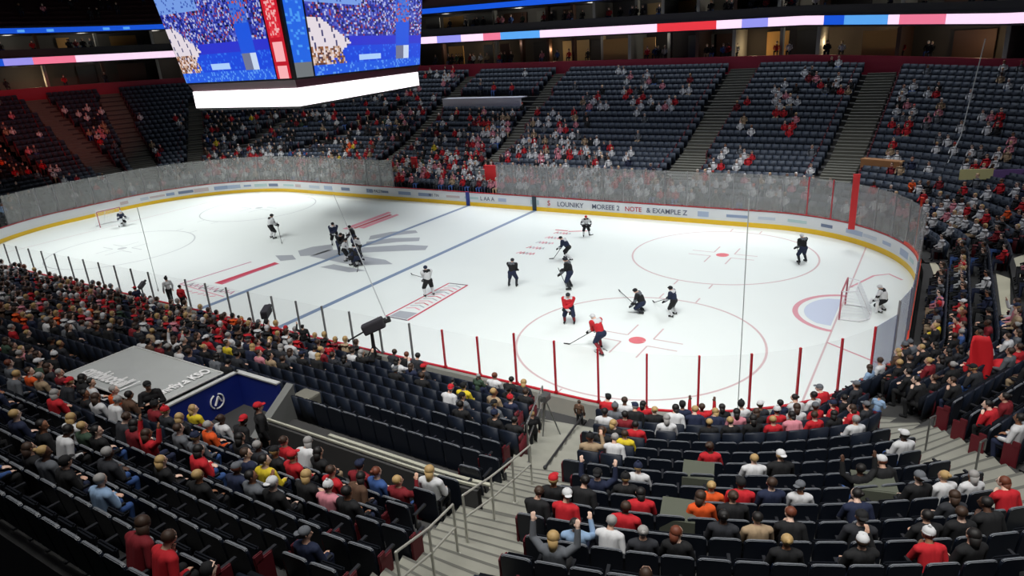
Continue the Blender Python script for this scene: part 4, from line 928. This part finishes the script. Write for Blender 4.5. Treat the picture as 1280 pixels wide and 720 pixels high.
# broadcast cameras by the near glass
def broadcast(pxb, pyb, zb, s, label, tilt, yaw):
    P = on_z(pxb, pyb, zb); r = empty('broadcast_camera', tuple(P), yaw); tag(r, label, 'camera'); GR = mat('shroud_grey', (52, 50, 56), rough=.8)
    q = MB(); q.rod((0, 0, 0), (0, 0, 1.0), .08, 10, .06); q.rod((0, 0, 0), (0, 0, .05), .25, 12)
    for k in range(3): a = 2*PI*k/3; q.rod((0, 0, .5), (.32*math.cos(a), .32*math.sin(a), .02), .025, 6)
    q.build('pedestal', BLACK, r)
    q = MB(); q.box((0, .1, 1.25), (.17, .42, .2), rx=tilt); b = q.build('shroud', GR, r, bevel=.07)
    q = MB(); q.rod((0, .5, 1.25+math.sin(tilt)*.45), (0, .72, 1.25+math.sin(tilt)*.62), .11, 14); q.build('lens', BLACK, r)
    q = MB(); q.rod((0, -.2, 1.1), (.05, -.85, .8), .03, 6); q.ball((.05, -.85, .8), .06, 8, 6); q.build('pan_handle', BLACK, r); r.scale = (s,)*3
broadcast(469, 447, .9, 1.0, 'grey shrouded television camera pointing over the near glass', .35, -.9)
broadcast(338, 421, .9, .85, 'black television camera on legs above the crowd at near boards', .1, .6)
broadcast(180, 372, .9, .5, 'small black camera raised above the near boards at the left', .5, .3)

# ================================================================= HOCKEY PLAYERS
# regions 0 skin 1 jersey 2 pants 3 socks 4 gloves 5 skates
def skater(lean=.3, knee=.18, hands=((.2, .42, .95), (-.12, .5, .8)), stride=0., wide=1., yaw=0., crouch=0.):
    hz = .88-crouch; L = lambda z: lean*(z-hz); top = hz+.5
    hd = (0, L(top+.26)+.03, hz+.70-.1*lean)
    c = [((-.09, 0, hz), (.09, 0, hz), .165, .165, 2), ((0, L(hz+.15), hz+.15), (0, L(hz+.3), hz+.3), .18*wide, .2*wide, 1), ((-.12, L(top-.05), top-.05), (.12, L(top-.05), top-.05), .16, .16, 1), ((0, L(top+.08), top+.08), (0, hd[1]-.02, hd[2]-.06), .08, .07, 0)]
    c += head_caps(hd, yaw)
    for k, s in enumerate((-1, 1)):
        sh = Vector((s*.25, L(top), top)); h = Vector(hands[k]); h.z = h.z-crouch; el = (sh+h)/2+Vector((s*.12, -.06, -.1))
        c += [(sh, el, .095, .08, 1), (el, h, .078, .06, 1), (h, h+Vector((0, .07, -.05)), .062, .055, 4)]
        for f in range(4): c.append((h+Vector((.03*(f-1.5), .07, -.06)), h+Vector((.03*(f-1.5), .09, -.11)), .018, .016, 4))
        c.append((h+Vector((-s*.05, .04, -.02)), h+Vector((-s*.07, .09, -.05)), .02, .017, 4))
        y = s*stride; kx = s*(.17+.05*wide); c += [((s*.1, 0, hz-.02), (kx, knee+y*.4, hz*.56), .14, .105, 2), ((kx, knee+y*.4, hz*.55), (s*.24, y, .14), .085, .06, 3), ((s*.24, y-.05, .1), (s*.25, y+.16, .075), .05, .045, 5)]
    return c, hd, yaw
def make_player(spec):
    caps, hd, yaw = spec; me, reg = caps_mesh(caps, .014); me.materials.append(BLACK)
    d = dict(body=me, hd=Vector(hd), yaw=yaw)
    for k, w, inf in (('jersey', 1, .012), ('hockey_pants', 2, .01), ('socks', 3, .006), ('gloves', 4, .004), ('skate_boots', 5, .004)): d[k] = extract(me, reg, (w,), k, inf); d[k].materials.append(BLACK)
    jm = d['jersey']; jm.materials.append(BLACK); hz = min(v.co.z for v in jm.vertices)
    zs = [p.center.z for p in jm.polygons]; zt_ = max(zs)
    for p in jm.polygons:
        t = (p.center.z-hz)/(zt_-hz)
        if .12 < t < .26 or (abs(p.center.x) > .3 and .45 < t < .62) or (t > .84 and abs(p.center.x) < .2): p.material_index = 1
    return d
q = MB(); q.ball((0, -.012, .05), (.115, .13, .105), 16, 10); q.box((0, .1, .045), (.07, .03, .02)); HELM = q.mesh('helmet', True); HELM.materials.append(BLACK)
q = MB()
for s in (-1, 1): q.box((s*.245, .05, .022), (.008, .15, .022))
BLADE = q.mesh('skate_blades'); BLADE.materials.append(STEEL)
PL = [make_player(skater(.25, .15)), make_player(skater(.75, .3, ((.3, .75, .7), (-.1, .8, .75)), .35, 1.05, .3)), make_player(skater(.05, .05, ((-.3, .25, .95), (.3, .2, .95)), .12)), make_player(skater(.5, .34, ((-.3, .55, .75), (.25, .6, .7)), .05, 1.1, 0, .3))]
GP = make_player(skater(.35, .3, ((-.4, .4, .85), (.4, .4, .8)), 0, 1.25, 0, .18))
Dk = dict(dark=(CM['black'], CM['navy'], CM['charcoal']), white=(CM['white'], CM['black'], CM['white']), red=(CM['red'], CM['navy'], CM['dark-red']), darkw=(CM['navy'], CM['black'], CM['white']))
def player(px, py, hpx, kind, pose, face, label, stick=None, helm='black', goalie=False):
    P = on_z(px, py, 0); Zc = proj(P)[2]; a = proj(P); b = proj(P+np.array([0, 0, 1.])); unit = a[1]-b[1]; H = (hpx/unit); ps = GP if goalie else PL[pose]; full = ps['hd'].z+.16; s = H/full
    r = empty('hockey_player', (P[0], P[1], .0), face); tag(r, label, 'person'); r.scale = (s,)*3; j, pt, so = Dk[kind]
    part('body', ps['body'], r, SM['light']); jo = part('jersey', ps['jersey'], r, j); jo.material_slots[1].link = 'OBJECT'; jo.material_slots[1].material = CM[dict(dark='grey', white='black', red='white', darkw='white')[kind]]; part('hockey_pants', ps['hockey_pants'], r, pt); part('socks', ps['socks'], r, so); part('gloves', ps['gloves'], r, CM['black'] if not goalie else CM['white']); part('skate_boots', ps['skate_boots'], r, CM['black']); part('helmet', HELM, r, CM[helm], ps['hd'], ps['yaw']); part('face_features', FACE, r, HM['black'], ps['hd'], ps['yaw'])
    o = bpy.data.objects.new('skate_blades', BLADE); COL.objects.link(o); o.parent = r
    if goalie:
        for sx in (-1, 1):
            q = MB(); q.box((sx*.26, .2, .36), (.14, .07, .34)); q.build('leg_pad', WHITE, r, bevel=.04)
        q = MB(); q.box((.46, .5, .65), (.15, .05, .18)); q.build('blocker', WHITE, r, bevel=.03); q = MB(); q.ball((-.45, .48, .68), (.16, .07, .18), 10, 7); q.build('catching_glove', WHITE, r)
    # stick held in both hands
    if stick:
        Rm = Matrix.Rotation(face, 3, 'Z'); tip = on_z(*stick, .03); hand_w = Vector((P[0], P[1], 0))+Rm @ (Vector((0, .5 if pose != 2 else .25, .9 if pose != 3 else .5))*s); q = MB(); t = Vector(tip); d = (t-hand_w)
        butt = hand_w-d.normalized()*.25; org = Vector((t.x, t.y, 0)); q.rod(butt-org, t-org, .016, 6); hx = Vector((d.x, d.y, 0)).normalized(); q.rod(t-org, t-org+hx*.25, .03, 6, .02)
        o = q.build('hockey_stick', mat('stick_dark', (50, 44, 46), rough=.5), loc=org); tag(o, label.replace('hockey player', 'player').split(' in ')[0][:0]+'hockey stick of the '+label.split('person ')[-1][:60].rsplit(' ', 1)[0], 'hockey stick')
    return r
player(341, 298, 30, 'white', 0, -.3, 'person in white hockey kit gliding alone beyond the grey centre emblem', (352, 303))
player(420, 306, 29, 'darkw', 0, -2.4, 'person in dark hockey kit at the far end of the central huddle', (430, 310)); player(426, 317, 28, 'dark', 1, -2.0, 'person in black hockey kit stooping inside the central huddle')
player(432, 326, 28, 'white', 0, -.9, 'person in white hockey kit and dark pants in the central huddle'); player(441, 333, 27, 'darkw', 3, -.4, 'person in navy jersey crouching at the near end of the huddle', (447, 338))
player(444, 309, 28, 'dark', 0, 2.4, 'person in black jersey on the emblem side of the huddle', (436, 312)); player(451, 322, 28, 'white', 0, 2.0, 'person in white jersey on the emblem side of the huddle'); player(449, 333, 27, 'dark', 3, 1.2, 'person in black jersey bending lowest in the huddle')
player(537, 370, 37, 'white', 0, 1.0, 'person in white hockey kit skating between the two pink ice adverts', (515, 343), 'navy')
player(641, 358, 34, 'dark', 0, .2, 'person in black jersey with grey band skating between blue line and near circle', None, 'charcoal')
player(733, 295, 26, 'white', 2, -2.6, 'person in white jersey standing alone near the far boards', (738, 294), 'red')
player(711, 324, 28, 'darkw', 1, 1.6, 'person in navy jersey leaning with stick on the middle ice', (692, 323)); player(713, 361, 40, 'dark', 0, 1.9, 'person in black jersey just below the leaning skater', (708, 358), 'charcoal')
player(712, 404, 40, 'red', 0, -2.8, 'person in red jersey standing left of the near faceoff circle', None, 'charcoal')
player(752, 440, 43, 'red', 1, 1.1, 'person in red jersey lunging with stick inside the near faceoff circle', (712, 430), 'white')
player(803, 391, 30, 'dark', 3, 1.7, 'person in navy and black crouching on top edge of near circle', (775, 364)); player(842, 395, 37, 'darkw', 0, 1.5, 'person in navy jersey with white socks on top edge of near circle', (818, 378))
player(1003, 328, 35, 'dark', 0, .9, 'person in black hockey kit before the far right boards', (998, 329), 'white')
player(1103, 390, 33, 'white', 0, 1.3, 'goalkeeper in white pads behind the nearer goal', None, 'white', True)
player(152, 283, 20, 'darkw', 0, -1.2, 'distant goalkeeper in dark jersey at the small far goal', None, 'white', True)

# ================================================================= STANDING PEOPLE AND ODDMENTS
def stand(px, py, zf, extra, hpx, face, pose, lk, label):
    P = on_bowl(px, py, zf, extra=extra) if zf else on_z(px, py, extra); a, b = proj(P), proj(P+np.array([0, 0, 1.])); s = hpx/(a[1]-b[1])/1.76
    person(STANDS[pose], tuple(P), face, s, lk, label)
dkl = dict(top='black', legs='black', skin='light', hair=0, hairc='black', hat=0, hatc='black')
stand(203, 551, z_near, .0, 74, -2.0, 3, dkl, 'person standing in a black coat and cap beside the grey canopy')
stand(338, 584, z_near, .0, 80, -.5, 0, dict(dkl, hatc='red'), 'person standing in black with red cap by the blue tunnel wall')
stand(725, 536, None, .6, 36, 0, 0, dict(dkl, hat=-1, top='brown', hairc='brown'), 'person in brown jacket standing by the walkway barrier at the boards')
stand(668, 566, z_near, .0, 52, .9, 0, dict(dkl, top='black', hat=-1, hairc='blond'), 'person in black standing at the end of the lower rows')
stand(600, 512, None, 1.2, 44, 0, 1, dict(dkl, top='green', hat=-1, hairc='grey'), 'person in dark green standing close to the near glass')
stand(1093, 537, z_corner, .0, 44, -.4, 1, dict(dkl, top='pale-blue', legs='blue', hat=-1, hairc='black'), 'person in pale blue shirt standing at the top of the staircase')
stand(1023, 533, z_corner, .1, 36, .1, 2, dict(dkl, top='black', hat=0), 'person in black standing at the corner glass with raised arm')
stand(568, 486+22, None, 1.1, 34, .2, 1, dict(dkl, hat=-1), 'person in black pressed near the glass beside a pale board')
for k, (x, y, c, h) in enumerate(((232, 378, 'red', 34), (415, 452, 'red', 34), (384, 430, 'black', 36), (304, 412, 'orange', 30), (215, 368, 'white', 34), (178, 380, 'navy', 34))):
    stand(x, y+12, None, 1.1, h, .2+.3*k, (0, 1, 2, 3)[k % 4], dict(dkl, top=c, hat=(-1, 2, 0)[k % 3], hatc='red' if k % 2 else 'black'), 'person standing in %s among the crowd behind the near boards, %s from the tunnel' % (c, nth(k+1)))
RDB = mat('banner_red', (206, 22, 34), rough=.7)
P = on_bowl(1224, 478, z_main, extra=.6); q = MB(); 
vs = []
for j in range(9):
    for i in range(7):
        u, v = i/6-.5, j/8; w = .62*(1-.35*abs(2*v-1)**2.5); vs.append((u*w, .06*math.sin(6*u+3*v)+.25*v, v*1.3))
q.add(vs, [(j*7+i, j*7+i+1, j*7+i+8, j*7+i+7) for j in range(8) for i in range(6)]); o = q.build('draped_flag', RDB, loc=tuple(P), smooth=True); md = o.modifiers.new('t', 'SOLIDIFY'); md.thickness = .03; o.rotation_euler = (0, 0, .5); tag(o, 'big bright red flag held up among the right end spectators', 'flag')
P = on_bowl(1253, 466, z_main, extra=.7); q = MB(); q.ball((0, 0, .2), (.34, .28, .2), 14, 8); q.ball((.2, .1, .3), (.22, .22, .16), 12, 7); o = q.build('folded_banner', RDB, loc=tuple(P), smooth=True); tag(o, 'crumpled red cloth beside the big red flag', 'cloth')
P = on_bowl(1243, 222, z_main, extra=.8); q = MB(); q.box((-.9, 0, .2), (.8, .03, .28)); q.build('yellow_half', mat('pale_yellow', (214, 210, 150)), None); o = bpy.data.objects['yellow_half']; o.location = tuple(P); q = MB(); q.box((.9, 0, .2), (1.0, .03, .22)); o2 = q.build('purple_half', mat('mauve', (120, 92, 150)), None); o2.parent = o; o.name = 'fan_banner'; tag(o, 'long yellow and purple banner held in the right stand', 'banner'); o.rotation_euler = (0, 0, .35)
P = on_bowl(1098, 225, z_main); q = MB(); q.box((0, 0, .3), (1.15, .12, .3)); q.box((0, .2, .6), (1.2, .3, .03)); o = q.build('wooden_ledge', mat('wood_ledge', (150, 106, 66), rough=.6), loc=(P[0], P[1], P[2]+.6)); o.rotation_euler = (0, 0, -.35); tag(o, 'brown wooden ledge above the far corner glass', 'ledge')
stand(1137, 250, z_main, .2, 26, 3.5, 1, dict(dkl, top='orange', legs='orange', hat=-1, hairc='auburn'), 'person in orange vest standing behind the far corner glass')
Pa, Pb = on_bowl(555, 140, z_main), on_bowl(652, 140, z_main); mid = (Pa+Pb)/2; L = np.linalg.norm(Pb-Pa)/2; q = MB(); q.box((0, 0, .75), (L, .08, .5)); q.box((0, .5, 1.27), (L+.05, .6, .04)); o = q.build('press_table', mat('table_pale', (214, 214, 226), rough=.5), loc=tuple(mid)); o.rotation_euler = (0, 0, math.atan2(Pb[1]-Pa[1], Pb[0]-Pa[0])); tag(o, 'long pale press table set among the far stand seats', 'table')
for px_, py_, w, h, lab in ((518, 226, .3, 1.9, 'narrow red padded post at the left end of the players bench'), (613, 236, .55, 1.7, 'red door panel at the right end of the players bench')):
    P = on_z(px_, py_, 1.05); q = MB(); q.box((0, 0, h/2), (w, .06, h/2)); q.box((0, 0, h+.03), (w*1.04, .08, .03)); o = q.build('bench_padding', RB, loc=(P[0], P[1]+.25, 1.07)); tag(o, lab, 'panel')
P = on_z(600, 232, 1.05); q = MB(); q.box((0, 0, .6), (.45, .05, .6)); q.box((0, 0, 1.22), (.47, .07, .03)); o = q.build('bench_divider', mat('bench_grey', (140, 150, 150)), loc=(P[0], P[1]+.2, 1.07)); tag(o, 'grey glass divider beside the red door panel of the bench', 'panel')

# ================================================================= LIGHT
RINK, FARL, NEARL = 640, 4300, 1700
S.world = bpy.data.worlds.new('world'); S.world.use_nodes = True
bg = S.world.node_tree.nodes['Background']; bg.inputs[0].default_value = (.75, .8, 1, 1); bg.inputs[1].default_value = .02
def area(name, loc, sx, sy, power, spread, color=(1, 1, 1), target=None):
    l = bpy.data.lights.new(name, 'AREA'); l.shape = 'RECTANGLE'; l.size = sx; l.size_y = sy; l.energy = power; l.spread = math.radians(spread); l.color = color
    o = bpy.data.objects.new(name, l); COL.objects.link(o); o.location = loc
    if target is not None: o.rotation_euler = (Vector(target)-Vector(loc)).to_track_quat('-Z', 'Y').to_euler()
    return o
for x in (-24, -9, 9, 24):
    for y in (-17, 17): area('rink_light', (x, y, 25), 9, 3, RINK*{-24: 1.45, -9: 1.12, 9: .58, 24: .86}[x]*(1.25 if y > 0 and x < 0 else 1), 62, (.97, 1, .99), (x*.85, 7 if y > 0 else -5, 0))
area('house_and_fill_light', (0, 30, 30), 70, 10, FARL, 110, (.86, .93, 1), (0, 27, 4))
area('house_and_fill_light', (0, 9, 24), 56, 3, 1500, 50, (1, 1, 1), (0, 16, 1))  # added strip in place of ice bounce on the crowd behind far glass
area('house_and_fill_light', (45, 2, 28), 10, 30, FARL*.33, 100, (.95, .95, 1), (37, 2, 2))
area('house_and_fill_light', (27, -24, 24), 24, 7, NEARL, 80, (1, .98, .94), (27, -17, 2))
area('house_and_fill_light', (0, -26, 24), 30, 7, NEARL*.3, 80, (1, .97, .93), (0, -17, 2))
l = bpy.data.lights.new('red_spot', 'SPOT'); l.energy = 11000; l.color = (1, .2, .16); l.spot_size = math.radians(38); l.spot_blend = .8; o = bpy.data.objects.new('red_spot', l); COL.objects.link(o); o.location = (-20, -10, 22); o.rotation_euler = (Vector((-46, 4, 6))-o.location).to_track_quat('-Z', 'Y').to_euler()
for px_, py_ in ((690, 62), (785, 60), (945, 58), (1035, 52), (1117, 55), (600, 62), (1230, 50), (45, 100)):
    P = on_wall(px_, py_, 22.5); l = bpy.data.lights.new('suite_and_fill_lamp', 'POINT'); l.energy = 70; l.color = (1, .74, .42); l.shadow_soft_size = .3; o = bpy.data.objects.new('suite_and_fill_lamp', l); COL.objects.link(o); o.location = tuple(P)
for px_ in range(20, 1270, 90):  # regular row of fill lamps added to brighten the suite structure
    for zz in (11.4, 14.4):
        P = on_wall(px_, rib_y(px_), 22.0)
        l = bpy.data.lights.new('suite_and_fill_lamp', 'POINT'); l.energy = 44 if zz > 13 else 28; l.color = (1, .95, .86); l.shadow_soft_size = .4; o = bpy.data.objects.new('suite_and_fill_lamp', l); COL.objects.link(o); o.location = (P[0], P[1], zz+lift(P[0], 30))
S.view_settings.view_transform = 'Standard'; S.view_settings.look = 'None'; S.view_settings.gamma = 1; S.view_settings.exposure = 0; S.view_settings.use_curve_mapping = False
S.render.use_persistent_data = False; S.cycles.max_bounces = 5; S.cycles.transparent_max_bounces = 12; S.cycles.diffuse_bounces = 3
